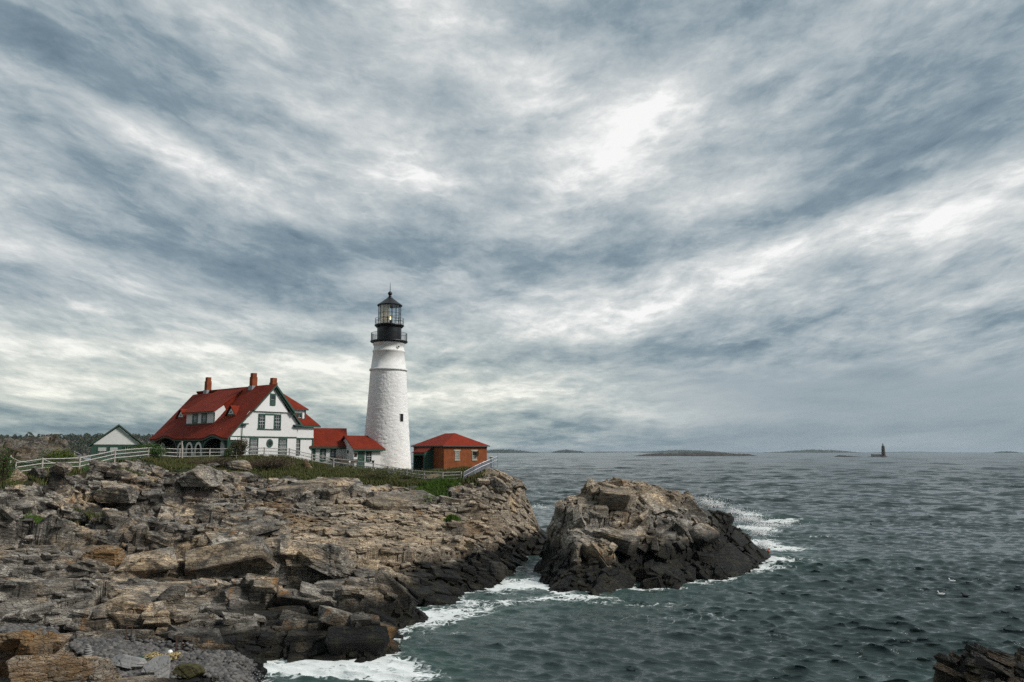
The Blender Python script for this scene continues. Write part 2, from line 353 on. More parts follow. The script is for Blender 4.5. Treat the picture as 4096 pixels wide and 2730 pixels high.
# plateau with the buildings
hp+=[(-17.3,111,9.2),(-9,106,9.1),(-5,107,9.1),(-2.8,109,9.1),(-14,116,9.1),(-8,120,8.9),(-26.6,109,9.9),(-24,106,9.7),(-21,105,9.6),(-35.1,104,10.5),(-38,106,10.6),(-45,114,10.6),(-30,115,10.2),(-54,102,10.3),(-47,103,10.5),(-50,110,10.2),(-16,130,7),(0,125,3),(-10,138,1),(4,132,-3),(-30,135,8),(-50,128,8.5),(-60,120,9.0),(-70,118,9.2),(-58,105,9.9),(-52,92,10.1),(-57,95,9.9),(-66,92,9.6),(-70,100,9.7),(-85,100,9.8),(-100,110,10),(-52,82,9.75),(-50,77,9.75),(-56,77,9.7),(-70,80,9.6),(-90,85,9.6),(-110,85,9.5),(-60,140,5),(-90,140,6),(-40,150,0),(-80,155,0),(-110,150,2),(-10,150,-3),(10,150,-3),(-120,120,9)]
# left of the frame, beach in front, open water
hp+=[(-60,70,7.2),(-75,68,7),(-60,60,4.9),(-80,58,5),(-48,50,2.4),(-60,48,2.5),(-36,36,2.2),(-48,34,2.4),(-30,30,2.0),(-20,32,1.3),(-14,34,.6),(-20,38,1.0),(-12,37.5,.35),(-8,36.5,-.35),(-9,40,-.25),(-6,34,-.9),(0,32,-2.5),(4,40,-2.5),(8,55,-2.5),(8,70,-2.5),(-100,50,4),(-80,35,3),(-110,70,8)]
yr=np.r_[np.arange(29,100,.09),np.linspace(100,158,110)[1:]]
xr=np.r_[np.linspace(-122,-62,90)[:-1],np.arange(-62,10.2,.09)]
GX,GY=np.meshgrid(xr,yr)
FXS=np.array([p[0] for p in FP]); FYS=np.array([p[1] for p in FP])
def fence_y(x): return np.interp(x,FXS,FYS)
# coarse solve then upsample keeps the set-up quick
cx=np.arange(-124,12.1,.5); cy=np.arange(28,160,.5)
CX,CY=np.meshgrid(cx,cy)
CZ=rbf(hp,CX,CY,.02)
def bil(x,y,Z=None):
    Z=CZ if Z is None else Z
    fx=np.clip((x-cx[0])/.5,0,len(cx)-1.001); fy=np.clip((y-cy[0])/.5,0,len(cy)-1.001)
    i=fx.astype(int); j=fy.astype(int); a=fx-i; b=fy-j
    return (Z[j,i]*(1-a)+Z[j,i+1]*a)*(1-b)+(Z[j+1,i]*(1-a)+Z[j+1,i+1]*a)*b
def height0(x,y): return float(bil(np.array([x]),np.array([y]))[0])
Z0=bil(GX,GY)
fd=GY-fence_y(GX)                                    # metres behind (+) or in front (-) of the fence
wob=fbm(GX/3.5,GY/3.5,77)*5
band=np.interp(GX,[-62,-50,-46,-40,-36,-30,-22,-17,-13,-10,-6],[2.2,3.0,4.4,7.5,8.5,9.5,8.0,6.5,4.4,2.0,.6])
veg=sst(fd+band+wob,-.8,1.6)*sst(GX,-2.0,-4.5)
lawn=sst(fd,.1,.8)*sst(GX,-40,-44)
sandm=sst(GX,-16,-13.5)*sst(fd,.3,-.2)*0
def blob(x,y,r,s=1.0): return np.clip(1.2-np.hypot((GX-x)/r,(GY-y)/(r*s)),0,1)
for (u,v,Y,r,s) in ((1000,1128,92.3,2.2,1.2),(975,1146,89.8,1.7,1.3),(1018,1122,93,1.6,1.),(90,1186,66,2.4,.8),(140,1190,65.5,2,.6),(200,1178,69,2.2,.6),(1040,1201,84.3,.9,.6),(300,1120,82,2.2,.9),(390,1150,79.5,2.6,1.2)):
    p=PQ(u,v,Y); veg=np.maximum(veg,blob(p[0],p[1],r,s))
sand=np.zeros_like(GX)
for (u,v,Y,r,s) in ((1015,1113,94.6,2.2,.55),(1040,1114,94.3,1.8,.5),(985,1110,96,2.0,.5)):
    p=PQ(u,v,Y); sand=np.maximum(sand,blob(p[0],p[1],r,s))
paved=sst(GX,-19,-17)*sst(fd,.4,1.0)*sst(GX,-1.5,-3.)
sand=np.maximum(sand,paved)
amp=np.clip(1-1.15*np.maximum(sst(veg,.35,1.0),sand),.05,1)
amp*=np.where((fd>1.5)&(GX<-5),.12,1.0)
beach=np.zeros_like(GX)
for (u,v,Y,r,s) in ((300,1488,41.3,2.7,.7),(245,1478,42,2.0,.6),(400,1512,41.2,2.6,.6),(480,1530,40.6,2.6,.6),(570,1535,41.8,2.8,.6),(640,1556,40.5,3.6,.6),(350,1545,39.3,2.2,.6),(40,1442,44,2.2,.45)):
    p=PQ(u,v,Y); beach=np.maximum(beach,blob(p[0],p[1],r,s))
beach=sst(beach,.05,.4)
amp*=1-.93*beach
slab=sst(GX,-24,-18)*sst(GX,-3,-8)*sst(GY,64,70)*sst(GY,90,84)          # the broad smooth slab
amp*=1-.45*slab
rough=sst(GY,62,72)*sst(GX,-14,-24)
amp*=1+.35*rough
def sight(u,v,Y0=30,Y1=100):
    d=ray(u*Q,v*Q); Ys=np.arange(Y0,Y1,.1); z=HC+d[2]/d[1]*Ys; h=bil(d[0]/d[1]*Ys,Ys); k=np.argmax(z<=h); return (d[0]/d[1]*Ys[k],Ys[k])
wx_=GX+.9*fbm(GX/2.2,GY/2.2,1300)+.3*fbm(GX/.6,GY/.6,1301); wy_=GY+.9*fbm(GX/2.2,GY/2.2,1302)+.3*fbm(GX/.6,GY/.6,1303)
# scarps: broken edges where a ledge stands above the one in front (two sight points each, and the drop in metres)
for (u0,v0,u1,v1,hh) in ((-10,1246,70,1240,1.6),(70,1240,120,1262,1.3),(196,1200,285,1270,1.5),(282,1268,372,1288,1.5),(395,1133,500,1136,1.8),(500,1136,545,1120,1.0),(255,1158,318,1158,1.2),(107,1252,165,1256,1.0),(150,1318,206,1322,1.4),(586,1212,640,1216,1.2),(0,1328,150,1312,.8),(120,1398,240,1372,.9),(240,1372,360,1352,.8),(30,1452,180,1440,.7),(190,1428,300,1420,.9),(320,1418,420,1396,.9),(430,1400,520,1412,1.0),(520,1412,640,1392,.8),(560,1336,690,1342,.8),(690,1342,830,1318,.8),(840,1278,960,1286,1.2),(960,1286,1060,1262,.9),(560,1452,700,1418,1.0),(640,1350,720,1300,.5),(700,1140,770,1150,1.0),(770,1150,850,1140,.8),(600,1120,680,1128,.9),(150,1120,240,1124,1.0),(20,1135,110,1140,1.0),(880,1128,960,1136,.8),(240,1176,330,1192,.8),(400,1230,520,1222,.9),(420,1290,540,1300,.8)):
    a_=np.array(sight(u0,v0)); b_=np.array(sight(u1,v1)); t_=b_-a_; L_s=np.hypot(*t_); t_/=L_s
    n_=np.array([-t_[1],t_[0]]); n_=n_ if n_[1]>0 else -n_
    d_=(wx_-a_[0])*n_[0]+(wy_-a_[1])*n_[1]; al=(wx_-a_[0])*t_[0]+(wy_-a_[1])*t_[1]
    win=sst(al,-1.2,.3)*sst(al,L_s+1.2,L_s-.3)
    Z0=Z0+win*hh*np.where(d_>0,.42*np.exp(-np.maximum(d_,0)/3.2),-.58*np.exp(-np.maximum(-d_,0)/2.0))*(1-beach)
# long ledges along the strike: steep broken front, gently falling back
_a=math.radians(13); v_=-(GX+2.4*fbm(GX/6,GY/6,1500))*math.sin(_a)+(GY+2.4*fbm(GX/6,GY/6,1501)+.5*fbm(GX/1.2,GY/1.2,1502))*math.cos(_a); u_=GX*math.cos(_a)+GY*math.sin(_a)
def saw(wl,A,jw,sd,row):
    t=v_/wl+.9*fbm(u_/13,v_/7,sd); k=np.floor(t); f=t-k
    seg=u_/row+3.7*k; ks=np.floor(seg); am=A*(.25+1.15*hsh(k,ks,sd+1)); an=A*(.25+1.15*hsh(k,ks+1,sd+1)); q=sst(seg-ks,.42,.58); am=am+(an-am)*q
    return am*(np.where(f<jw,f/jw,1-(f-jw)/(1-jw))-.5)
relief=amp*np.clip(1-.55*slab,0,1)*sst(fd+.8*band,-1.5,-6)*(.45+.55*sst(Z0,.8,2.2))
Z0=Z0+relief*(saw(6.2,2.2,.075,1510,9.0)+saw(2.5,.75,.13,1520,4.0))
g1_,g0_=np.gradient(Z0); stp=np.hypot(g1_/np.gradient(yr)[:,None],g0_/np.gradient(xr)[None,:])
for _ in range(3): stp=np.maximum(stp,np.maximum(np.maximum(np.roll(stp,2,0),np.roll(stp,-2,0)),np.maximum(np.roll(stp,2,1),np.roll(stp,-2,1)))*.92)
calm_=1-.8*sst(stp,.7,1.8)
ZR=rock(GX,GY,Z0,amp*.62*calm_,24,(-.16,.10),1.6,0,fine=.3,big=1.2*sst(fd,-3,-9),blk=.8)
dev=np.clip(ZR-Z0,-1.2,1.3)*amp*sst(fd,.5,-1.5)
ZS=ZR.copy(); MX=GX+.10*dev; MY=GY-.25*dev
lows=sst(ZR,2.2,1.2)
wet=np.clip(sst(Z0+1.6*fbm(GX/4,GY/4,91)+.5*fbm(GX/.8,GY/.8,92),2.5,1.5)*sst(GX,-27,-17)+.9*sst(Z0,2.9,2.0)*sst(GX,-6,-2.5)*sst(GY,60,66),0,1)
wet=np.maximum(wet,.9*sst(Z0,.5,.1))
wet*=1-.0*beach
stain=np.zeros_like(GX)
for (u,v,Y,r,s) in ((60,1505,38.5,2.2,.9),(20,1530,36.5,2.4,.9),(250,1560,37,2.0,.7),(250,1280,60,2.0,.8),(690,1190,77,2.0,1),(640,1170,80,2,1),(880,1440,50,1.2,.8),(300,1465,43,1.4,.6),(1075,1205,83,1.6,.8),(470,1488,44,1.3,.7)):
    p=PQ(u,v,Y); stain=np.maximum(stain,blob(p[0],p[1],r,s))
tone=np.full(GX.shape,.5)
gyz,gxz=np.gradient(sum(np.roll(np.roll(ZS,i,0),j,1) for i in (-9,-4,0,4,9) for j in (-9,-4,0,4,9))/25.0)
gyz=gyz/np.gradient(yr)[:,None]; gxz=gxz/np.gradient(xr)[None,:]
def smp(A,x,y): return A[np.clip(np.searchsorted(yr,y),0,len(yr)-1),np.clip(np.searchsorted(xr,x),0,len(xr)-1)]
okm=(amp>.45)&(ZR>-.5); lzone=sst(GY,61,55)*sst(GX,-13,-18)
BC=[];BQ_=[];BTn=[];nb_=0
yawf=fbm(GX/14,GY/14,951)
for (sx_,sy_,dx_b,dy_b,dz_b,seed_,frac,rise) in ((4.8,2.5,5.4,2.2,1.35,1001,.40,.30),(2.0,1.15,2.2,1.1,.8,1002,.84,.30),(.95,.55,1.05,.55,.44,1003,.80,.24),(.5,.3,.55,.32,.27,1004,.42,.16)):
    bx,by=spread_pts(-60,4.5,36,100,sx_,sy_,26,seed_)
    vis=np.abs(np.arctan2(bx,by))<.70
    keep=vis&smp(okm,bx,by)&(hsh(np.floor(bx*7),np.floor(by*7),seed_)<frac*(1+.9*smp(fbm(GX/7,GY/7,960),bx,by))*(1+smp(lzone,bx,by)*(.9 if sx_>4 else -.45)))
    bx,by=bx[keep],by[keep]; g=np.random.default_rng(seed_); n=len(bx)
    sl=smp(slab,bx,by)
    sc_=.65+.7*g.random(n); dims=np.stack([dx_b*sc_*(.75+.6*g.random(n)),dy_b*sc_*(.75+.6*g.random(n)),dz_b*sc_*(1-.62*sl)],-1); lz=smp(lzone,bx,by); dims[:,0]*=1+.15*lz; dims[:,1]*=1+.1*lz; dims[:,2]*=1-.3*lz
    vg_=np.maximum(np.maximum(smp(veg,bx-dims[:,0]*.4,by),smp(veg,bx+dims[:,0]*.4,by)),np.maximum(smp(veg,bx,by-dims[:,0]*.3),smp(veg,bx,by+dims[:,0]*.3)))<.75
    far_=np.maximum(np.maximum(smp(beach,bx-dims[:,0]*.5,by),smp(beach,bx+dims[:,0]*.5,by)),np.maximum(smp(beach,bx,by-dims[:,0]*.4),smp(beach,bx,by+dims[:,0]*.4)))<.15
    if sx_>1.5: far_&=vg_
    if sx_>1.5: far_&=(bx<-5.5-2.2*(sx_>4))|(by<50)
    bx,by,sc_,dims,sl=bx[far_],by[far_],sc_[far_],dims[far_],sl[far_]; n=len(bx)
    if sx_>1.5: 
        nn=sl<.55; bx,by,sc_,dims,sl=bx[nn],by[nn],sc_[nn],dims[nn],sl[nn]; n=len(bx)
    tx=-smp(gxz,bx,by)*.55+.10+g.normal(size=n)*.115*(1-.6*sl); ty=-smp(gyz,bx,by)*.55-.06+g.normal(size=n)*.13*(1-.6*sl)
    nrm=np.stack([tx,ty,np.ones(n)],-1); nrm/=np.linalg.norm(nrm,axis=1)[:,None]
    bz=smp(ZS,bx,by)-dims[:,2]*.5+rise*dims[:,2]*(g.random(n)*1.9-.3)*(1-.3*sl)
    yw=np.radians(26)+1.6*smp(yawf,bx,by)+g.normal(size=n)*.16
    c_,q_,t_=blocks(bx,by,bz,nrm,dims,yw,seed_+50)
    BC.append(c_); BQ_.append(q_+nb_); BTn.append(t_); nb_+=len(c_)
BC=np.concatenate(BC); BQ_=np.concatenate(BQ_); BTn=np.concatenate(BTn)
def wetz(x,y,z): return np.clip(sst(z+1.6*fbm(x/4,y/4,91)+.5*fbm(x/.8,y/.8,92),2.5,1.5)*sst(x,-27,-17)+.9*sst(z,2.9,2.0)*sst(x,-6,-2.5)*sst(y,60,66),0,1)
hc=np.stack([MX,MY,ZS-.20*amp],-1).reshape(-1,3); nh0=len(hc)
clean=np.maximum(.8*slab,.65*sst(GX,-8,-4)*sst(GY,74,82))*np.clip(.75+1.1*fbm(GX/4,GY/4,1400),0,1)
clean=clean-.38*sst(GX,-16,-22)*sst(GY,60,66)
def bs(A): return np.concatenate([A.ravel(),smp(A,BC[:,0],BC[:,1])])
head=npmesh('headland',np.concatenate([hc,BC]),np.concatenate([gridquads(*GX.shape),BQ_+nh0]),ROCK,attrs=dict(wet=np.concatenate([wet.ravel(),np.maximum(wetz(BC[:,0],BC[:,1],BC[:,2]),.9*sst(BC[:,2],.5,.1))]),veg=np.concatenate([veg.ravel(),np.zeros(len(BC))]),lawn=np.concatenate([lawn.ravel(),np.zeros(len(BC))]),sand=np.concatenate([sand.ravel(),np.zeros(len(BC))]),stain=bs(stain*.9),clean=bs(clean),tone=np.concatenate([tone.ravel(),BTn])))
tag(head,'layered tan and grey granite headland sloping from the buildings to the sea','headland',kind='structure')
def hz(x,y):
    j=int(np.clip(np.searchsorted(yr,y),1,len(yr)-1)); i=int(np.clip(np.searchsorted(xr,x),1,len(xr)-1))
    return float(max(ZR[j,i],ZR[j-1,i-1],ZR[j,i-1],ZR[j-1,i]))
# ------------------------------------------------------------------ islet
ip=[PQ(*q) for q in ((1365,1088,83),(1400,1085,83.5),(1440,1086,84),(1490,1101,85),(1530,1115,86),(1335,1106,82.5),(1300,1140,82),(1268,1163,82),(1565,1137,86),(1600,1150,86.5),(1640,1168,87),(1680,1183,88),(1710,1207,89),(1735,1240,89.5),
(1330,1150,79.5),(1400,1140,80.5),(1480,1150,81.5),(1550,1170,82.5),(1620,1200,84.5),(1300,1200,77.5),(1400,1205,77.5),(1500,1212,78),(1580,1232,79.5),(1660,1250,82.5),
(1285,1260,75),(1350,1270,72.7),(1430,1268,73),(1500,1272,74.5),(1580,1277,76.5),(1680,1285,80),(1720,1270,84),
(1290,1332,69.3),(1400,1328,70.2),(1480,1315,71.6),(1550,1318,71.8),(1650,1297,76.3),(1274,1300,73.5),(1265,1225,79.5))]
ish=[WQ(*q) for q in ((1257,1320),(1263,1347),(1300,1362),(1350,1360),(1410,1355),(1470,1336),(1560,1346),(1620,1333),(1665,1320),(1730,1297),(1757,1283))]+[(3.3,78.5,0),(3.2,83,0),(4.0,88,0),(28.6,92.5,0),(27.5,95.5,0),(23,97,0),(16,97.5,0),(8,96,0)]
ip+=[(p[0],p[1],.0) for p in ish]
mx,my=15.5,82.0
for p in ish:
    d=math.hypot(p[0]-mx,p[1]-my); ip.append((p[0]+(p[0]-mx)/d*2.6,p[1]+(p[1]-my)/d*2.6,-2.4)); ip.append((p[0]+(p[0]-mx)/d*7,p[1]+(p[1]-my)/d*7,-3.5))
ixr=np.arange(.5,33.5,.075); iyr=np.arange(62,101,.075)
IX,IY=np.meshgrid(ixr,iyr)
jx=np.arange(0,34.1,.5); jy=np.arange(61,102.1,.5); JX,JY=np.meshgrid(jx,jy); JZ=rbf(ip,JX,JY,.01)
fx=(IX-jx[0])/.5; fy=(IY-jy[0])/.5; i=fx.astype(int); j=fy.astype(int); a=fx-i; b=fy-j
IZ0=(JZ[j,i]*(1-a)+JZ[j,i+1]*a)*(1-b)+(JZ[j+1,i]*(1-a)+JZ[j+1,i+1]*a)*b
va_=math.radians(66); vi_=-(IX+1.6*fbm(IX/5,IY/5,1600))*math.sin(va_)+(IY+1.6*fbm(IX/5,IY/5,1601))*math.cos(va_); ti=vi_/3.4+.8*fbm(IX/6,IY/9,1602); fi=ti-np.floor(ti); IZ0=IZ0+sst(IZ0,.6,2.5)*(.35+.9*hsh(np.floor(ti),np.floor(ti),1603))*1.0*(np.where(fi<.12,fi/.12,1-(fi-.12)/.88)-.5)
IZt=terrace(IZ0+.10*IX-.06*IY,2.1,.2,.9*fbm(IX/6,IY/6,1610))-.10*IX+.06*IY; IZ0=IZ0+.75*sst(IZ0,.8,2.2)*(IZt-IZ0)
IZ=rock(IX,IY,IZ0,.6*np.ones_like(IX),72,(.10,.30),1.5,300,fine=.6,big=.5,blk=.5)
idev=np.clip(IZ-IZ0,-1.2,1.2)
hw=3.1+1.6*sst(IX,17,26)+4.2*fbm(IX/4,IY/4,401)
iwet=np.clip(sst(IZ0+.7*fbm(IX/1.0,IY/1.0,402),hw+1.0,hw-.8),0,1)
iwet=np.maximum(iwet,.9*sst(IX+.35*(IY-80)+3*fbm(IX/4,IY/4,403),21.5,24))
zz=np.zeros_like(IX)
keepi=IZ>-2.6
igy,igx=np.gradient(sum(np.roll(np.roll(IZ0,i,0),j,1) for i in (-6,0,6) for j in (-6,0,6))/9.0,.075)
def ismp(A,x,y): return A[np.clip(((y-62)/.075).astype(int),0,len(iyr)-1),np.clip(((x-.5)/.075).astype(int),0,len(ixr)-1)]
IC=[];IQ=[];IT=[];nb_=0
for (sx_,sy_,dx_b,dy_b,dz_b,seed_,frac,rise) in ((3.6,2.2,4.0,2.6,1.5,1101,.5,.28),(1.7,1.0,1.9,1.15,.85,1102,.55,.24),(.85,.5,.95,.55,.45,1103,.6,.22),(.45,.28,.5,.32,.26,1104,.4,.16)):
    bx,by=spread_pts(1.5,32,64,99,sx_,sy_,70,seed_); g=np.random.default_rng(seed_)
    keep=(ismp(IZ0,bx,by)>(.9 if sx_>1.5 else -.3))&(g.random(len(bx))<frac)&(bx>(5.4 if sx_>1.5 else 3.0)); bx,by=bx[keep],by[keep]; n=len(bx)
    sc_=.65+.7*g.random(n); dims=np.stack([dx_b*sc_*(.75+.6*g.random(n)),dy_b*sc_*(.75+.6*g.random(n)),dz_b*sc_],-1)
    tx=-ismp(igx,bx,by)*.75+.08+g.normal(size=n)*.08; ty=-ismp(igy,bx,by)*.75-.05+g.normal(size=n)*.10
    nrm=np.stack([tx,ty,np.ones(n)],-1); nrm/=np.linalg.norm(nrm,axis=1)[:,None]
    bz=ismp(IZ,bx,by)-dims[:,2]*.5+rise*dims[:,2]*(g.random(n)*1.4-.15)
    c_,q_,t_=blocks(bx,by,bz,nrm,dims,np.radians(70)+g.normal(size=n)*.25+.6*fbm(bx/9,by/9,77),seed_+50,jit=.22)
    IC.append(c_); IQ.append(q_+nb_); IT.append(t_); nb_+=len(c_)
IC=np.concatenate(IC); IQ=np.concatenate(IQ); IT=np.concatenate(IT)
def iwetz(x,y,z):
    hw_=3.1+1.6*sst(x,17,26)+4.2*fbm(x/4,y/4,401); w_=np.clip(sst(z+.7*fbm(x,y,402),hw_+1.0,hw_-.8),0,1)
    return np.maximum(w_,.9*sst(x+.35*(y-80)+3*fbm(x/4,y/4,403),21.5,24))
ih=np.stack([IX+.06*idev,IY-.2*idev,np.maximum(IZ-.08,-2.7)],-1).reshape(-1,3); zb_i=np.zeros(len(ih)+len(IC))
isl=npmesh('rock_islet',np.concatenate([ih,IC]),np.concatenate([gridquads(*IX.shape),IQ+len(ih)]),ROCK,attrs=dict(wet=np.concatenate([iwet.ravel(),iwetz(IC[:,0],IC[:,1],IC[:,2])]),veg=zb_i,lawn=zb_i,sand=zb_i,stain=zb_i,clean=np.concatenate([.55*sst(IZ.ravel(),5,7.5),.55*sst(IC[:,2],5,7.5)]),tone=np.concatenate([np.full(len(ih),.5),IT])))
tag(isl,'big domed rock islet with pale top and black wet base in the surf','rock',kind='structure')
# ------------------------------------------------------------------ small rock in the lower right corner
kx=np.arange(15,33,.07); ky=np.arange(31,43.5,.07); KX,KY=np.meshgrid(kx,ky)
kp=[PQ(*q) for q in ((2150,1512,37.2),(2175,1512,37.3),(2205,1508,37.5),(2230,1497,37.8),(2255,1494,38.0),(2290,1499,38.0),(2330,1512,38),(2353,1513,38),(2400,1520,37.5))]
kp+=[(p[0],p[1]-2.2,p[2]-.45) for p in kp]+[(p[0],p[1]-4.5,p[2]-1.2) for p in kp]
kp+=[(p[0],p[1]+1.6,-1.2) for p in kp[:9]]+[(19.0,38,-.9),(19.2,36,-.6),(19.2,34,-.5),(18,38,-2),(18,34,-2),(24,42,-2.5),(30,42,-2.5),(16,42,-2.5),(16,32,-2),(31,36,.5),(33,34,-1)]
KZ=rbf(kp,KX,KY,.01)
KZ=rock(KX,KY,KZ,.42*np.ones_like(KX),-35,(.35,.2),1.0,700)
kw=np.full_like(KX,.86)
bx,by=spread_pts(19.3,31,33,41,.55,.34,-35,1201); g=np.random.default_rng(1201); kz_=lambda A,x,y: A[np.clip(((y-31)/.07).astype(int),0,len(ky)-1),np.clip(((x-15)/.07).astype(int),0,len(kx)-1)]
kk=(kz_(KZ,bx,by)>-.2)&(g.random(len(bx))<.75); bx,by=bx[kk],by[kk]; n=len(bx); sc_=.55+.9*g.random(n); dims=np.stack([.95*sc_,.5*sc_,.26*sc_],-1)
nrm=np.stack([.62+g.normal(size=n)*.12,.25+g.normal(size=n)*.12,np.ones(n)],-1); nrm/=np.linalg.norm(nrm,axis=1)[:,None]
kc,kq,kt=blocks(bx,by,kz_(KZ,bx,by)-.06+.06*g.random(n),nrm,dims,np.radians(-38)+g.normal(size=n)*.2,1202)
kh=np.stack([KX,KY,np.maximum(KZ,-2)],-1).reshape(-1,3); zk=np.zeros(len(kh)+len(kc))
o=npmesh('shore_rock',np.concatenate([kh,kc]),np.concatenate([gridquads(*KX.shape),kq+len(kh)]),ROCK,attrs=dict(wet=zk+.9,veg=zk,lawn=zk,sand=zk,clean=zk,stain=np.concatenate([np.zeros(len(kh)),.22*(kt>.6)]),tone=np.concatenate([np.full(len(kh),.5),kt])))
tag(o,'jagged brown seaweed covered rock rising from the water in the near corner','rock',kind='structure')
# ------------------------------------------------------------------ sea
def land_at(x,y):
    z=np.full(x.shape,-5.0)
    m=(x>-60)&(x<10)&(y>29.2)&(y<157)
    ii=np.clip(np.searchsorted(xr,x[m]),0,len(xr)-1); jj=np.clip(np.searchsorted(yr,y[m]),0,len(yr)-1); z[m]=ZR[jj,ii]
    m=(x>.6)&(x<33.3)&(y>62.1)&(y<100.8)
    ii=np.clip(((x[m]-.5)/.075).astype(int),0,len(ixr)-1); jj=np.clip(((y[m]-62)/.075).astype(int),0,len(iyr)-1); z[m]=np.maximum(z[m],IZ[jj,ii])
    m=(x>15.1)&(x<32.9)&(y>31.1)&(y<43.4)
    ii=np.clip(((x[m]-15)/.07).astype(int),0,len(kx)-1); jj=np.clip(((y[m]-31)/.07).astype(int),0,len(ky)-1); z[m]=np.maximum(z[m],KZ[jj,ii])
    return z
dx_=np.arange(-30,52,.4); dy_=np.arange(28,126,.4); DX,DY=np.meshgrid(dx_,dy_)
land=(land_at(DX,DY)>.12)
edge=land&~(np.roll(land,1,0)&np.roll(land,-1,0)&np.roll(land,1,1)&np.roll(land,-1,1))
EX=DX[edge]; EY=DY[edge]
DD=np.full(DX.shape,99.0); fl=DD.ravel(); xx=DX.ravel(); yy=DY.ravel()
for k in range(0,len(xx),4000):
    fl[k:k+4000]=np.sqrt(((xx[k:k+4000,None]-EX[None])**2+(yy[k:k+4000,None]-EY[None])**2).min(1))
DD=fl.reshape(DX.shape); DD[land]=0
r=[26.0]
while r[-1]<170: r.append(r[-1]*1.0026)
while r[-1]<600: r.append(r[-1]*1.0036)
while r[-1]<2600: r.append(r[-1]*1.0065)
while r[-1]<30000: r.append(r[-1]*1.016)
r=np.array(r); th=np.arange(-.96,.96,.0016)
TH,RR=np.meshgrid(th,r)
SX=RR*np.sin(TH); SY=RR*np.cos(TH); SZ=np.zeros_like(SX); HX=np.zeros_like(SX); HY=np.zeros_like(SX)
nr_=int((r<2600).sum())
rs=np.random.default_rng(5)
x0=SX[:nr_]; y0=SY[:nr_]; cell=np.interp(RR[:nr_],[0,165,175,590,620],[.0026,.0026,.0036,.0036,.0065])*RR[:nr_]
fade=np.clip(1.3-RR[:nr_]/2000,0,1)
gust=.85+1.2*fbm(x0/26,y0/14,55)
NW=118; lams=np.concatenate([.45*(9/.45)**((np.arange(80)+rs.random(80))/80),9*(140/9)**((np.arange(38)+rs.random(38))/38)])
s0f=.105*np.minimum(1,(140/RR[:nr_])**.45)
for k,lam in enumerate(lams):
    dirn=math.radians(-112+rs.normal()*(19 if lam<5 else 14)); rows=RR[:nr_,0]
    base=.0215*lam**.62*(1.0 if lam<1.1 else (1.1/lam)**.80)
    if lam>9: base*=.45*(9/lam)**1.2
    ratio=lam/cell; win=sst(ratio,1.9,3.0)*sst(ratio,13,6); boost=s0f*lam/6.283*win*sst(RR[:nr_],90,190)
    at=np.clip((ratio-1.7)/1.6,0,1)*base*(gust if lam<6 else 1); amp_=np.maximum(at,boost*(.45+.9*(gust-.4)))*fade
    use=np.where(amp_.max(1)>2e-4)[0]
    if len(use)==0: continue
    i0,i1=use[0],use[-1]+1
    kx_=2*math.pi/lam*math.cos(dirn); ky_=2*math.pi/lam*math.sin(dirn)
    ph=kx_*x0[i0:i1]+ky_*y0[i0:i1]+rs.random()*6.283+1.2*fbm(x0[i0:i1]/(lam*4),y0[i0:i1]/(lam*4),600+k,2)
    am_=amp_[i0:i1]; s_=np.sin(ph)
    SZ[i0:i1]+=am_*np.cos(ph); HX[i0:i1]-=am_*.85*s_*math.cos(dirn); HY[i0:i1]-=am_*.85*s_*math.sin(dirn)
fx=np.clip((SX-dx_[0])/.4,0,len(dx_)-1.01); fy=np.clip((SY-dy_[0])/.4,0,len(dy_)-1.01)
i=fx.astype(int); j=fy.astype(int); a=fx-i; b=fy-j
dist=(DD[j,i]*(1-a)+DD[j,i+1]*a)*(1-b)+(DD[j+1,i]*(1-a)+DD[j+1,i+1]*a)*b
dist=np.where((SX<dx_[0])|(SX>dx_[-1])|(SY>dy_[-1])|(SY<dy_[0]),60,dist)
foam=np.clip(.85*np.exp(-dist/.75)*(.55+1.7*(fbm(SX/3.5,SY/3.5,61)+.12)),0,1)+.30*np.exp(-dist/3.6)*(.3+2.0*(fbm(SX/6,SY/6,62)))
turb=.6*np.exp(-dist/6)
def patch(u,v,ru,rv,s):
    global foam,turb
    p=WQ(u,v); g=np.exp(-((SX-p[0])/ru)**2-((SY-p[1])/rv)**2)
    foam=foam+s*g*(.84+1.2*(fbm(SX/1.9,SY/1.5,777)+.10)); turb=turb+.8*abs(s)*np.exp(-((SX-p[0])/(ru*2))**2-((SY-p[1])/(rv*2))**2)
for q in ((700,1528,2.0,1.6,.95),(790,1535,2.4,1.7,1.0),(870,1540,2.4,1.7,.95),(930,1556,2.0,1.2,.75),(830,1515,2.6,1.0,.8),(990,1415,1.6,2.0,.5),(1010,1440,2.6,2.4,.35),(1060,1410,3.4,2.4,.45),(1110,1385,3,2.2,.5),(1150,1350,2.2,3.0,.6),(1200,1340,3.2,2.6,.5),(1235,1345,2,2,.45),(1320,1375,4.0,1.6,.6),(1430,1352,3.5,1.0,.5),(1600,1340,3,1,.4),
          (1740,1215,3.4,5,.95),(1780,1200,4.0,3.2,.75),(1760,1250,2.2,4,.95),(1765,1285,2.2,2.0,.7),(1720,1182,2.4,5,.9),(1830,1197,5,2.2,.62),(1840,1235,8,1.8,.42),(1870,1290,7,2.5,.33),(1740,1305,4.5,1.8,.5),(1800,1262,4,2.5,.5),(1240,1165,6,9,.4),(1500,1390,9,1.6,.3),(1560,1420,9,2,.28),(1250,1125,10,8,.3),(2195,1560,1.2,.8,.8)):
    patch(*q)
capn=fbm(SX/9,SY/4,64,5); foam=foam+np.clip((capn-.15)*1.5,0,.25)*np.exp(-RR/260)
crest=SZ-.42; foam=foam+np.clip(crest*1.2,0,.30)*np.where(RR<330,1,0)
damp=np.clip(.5+dist/5,0,1)
SZ*=damp
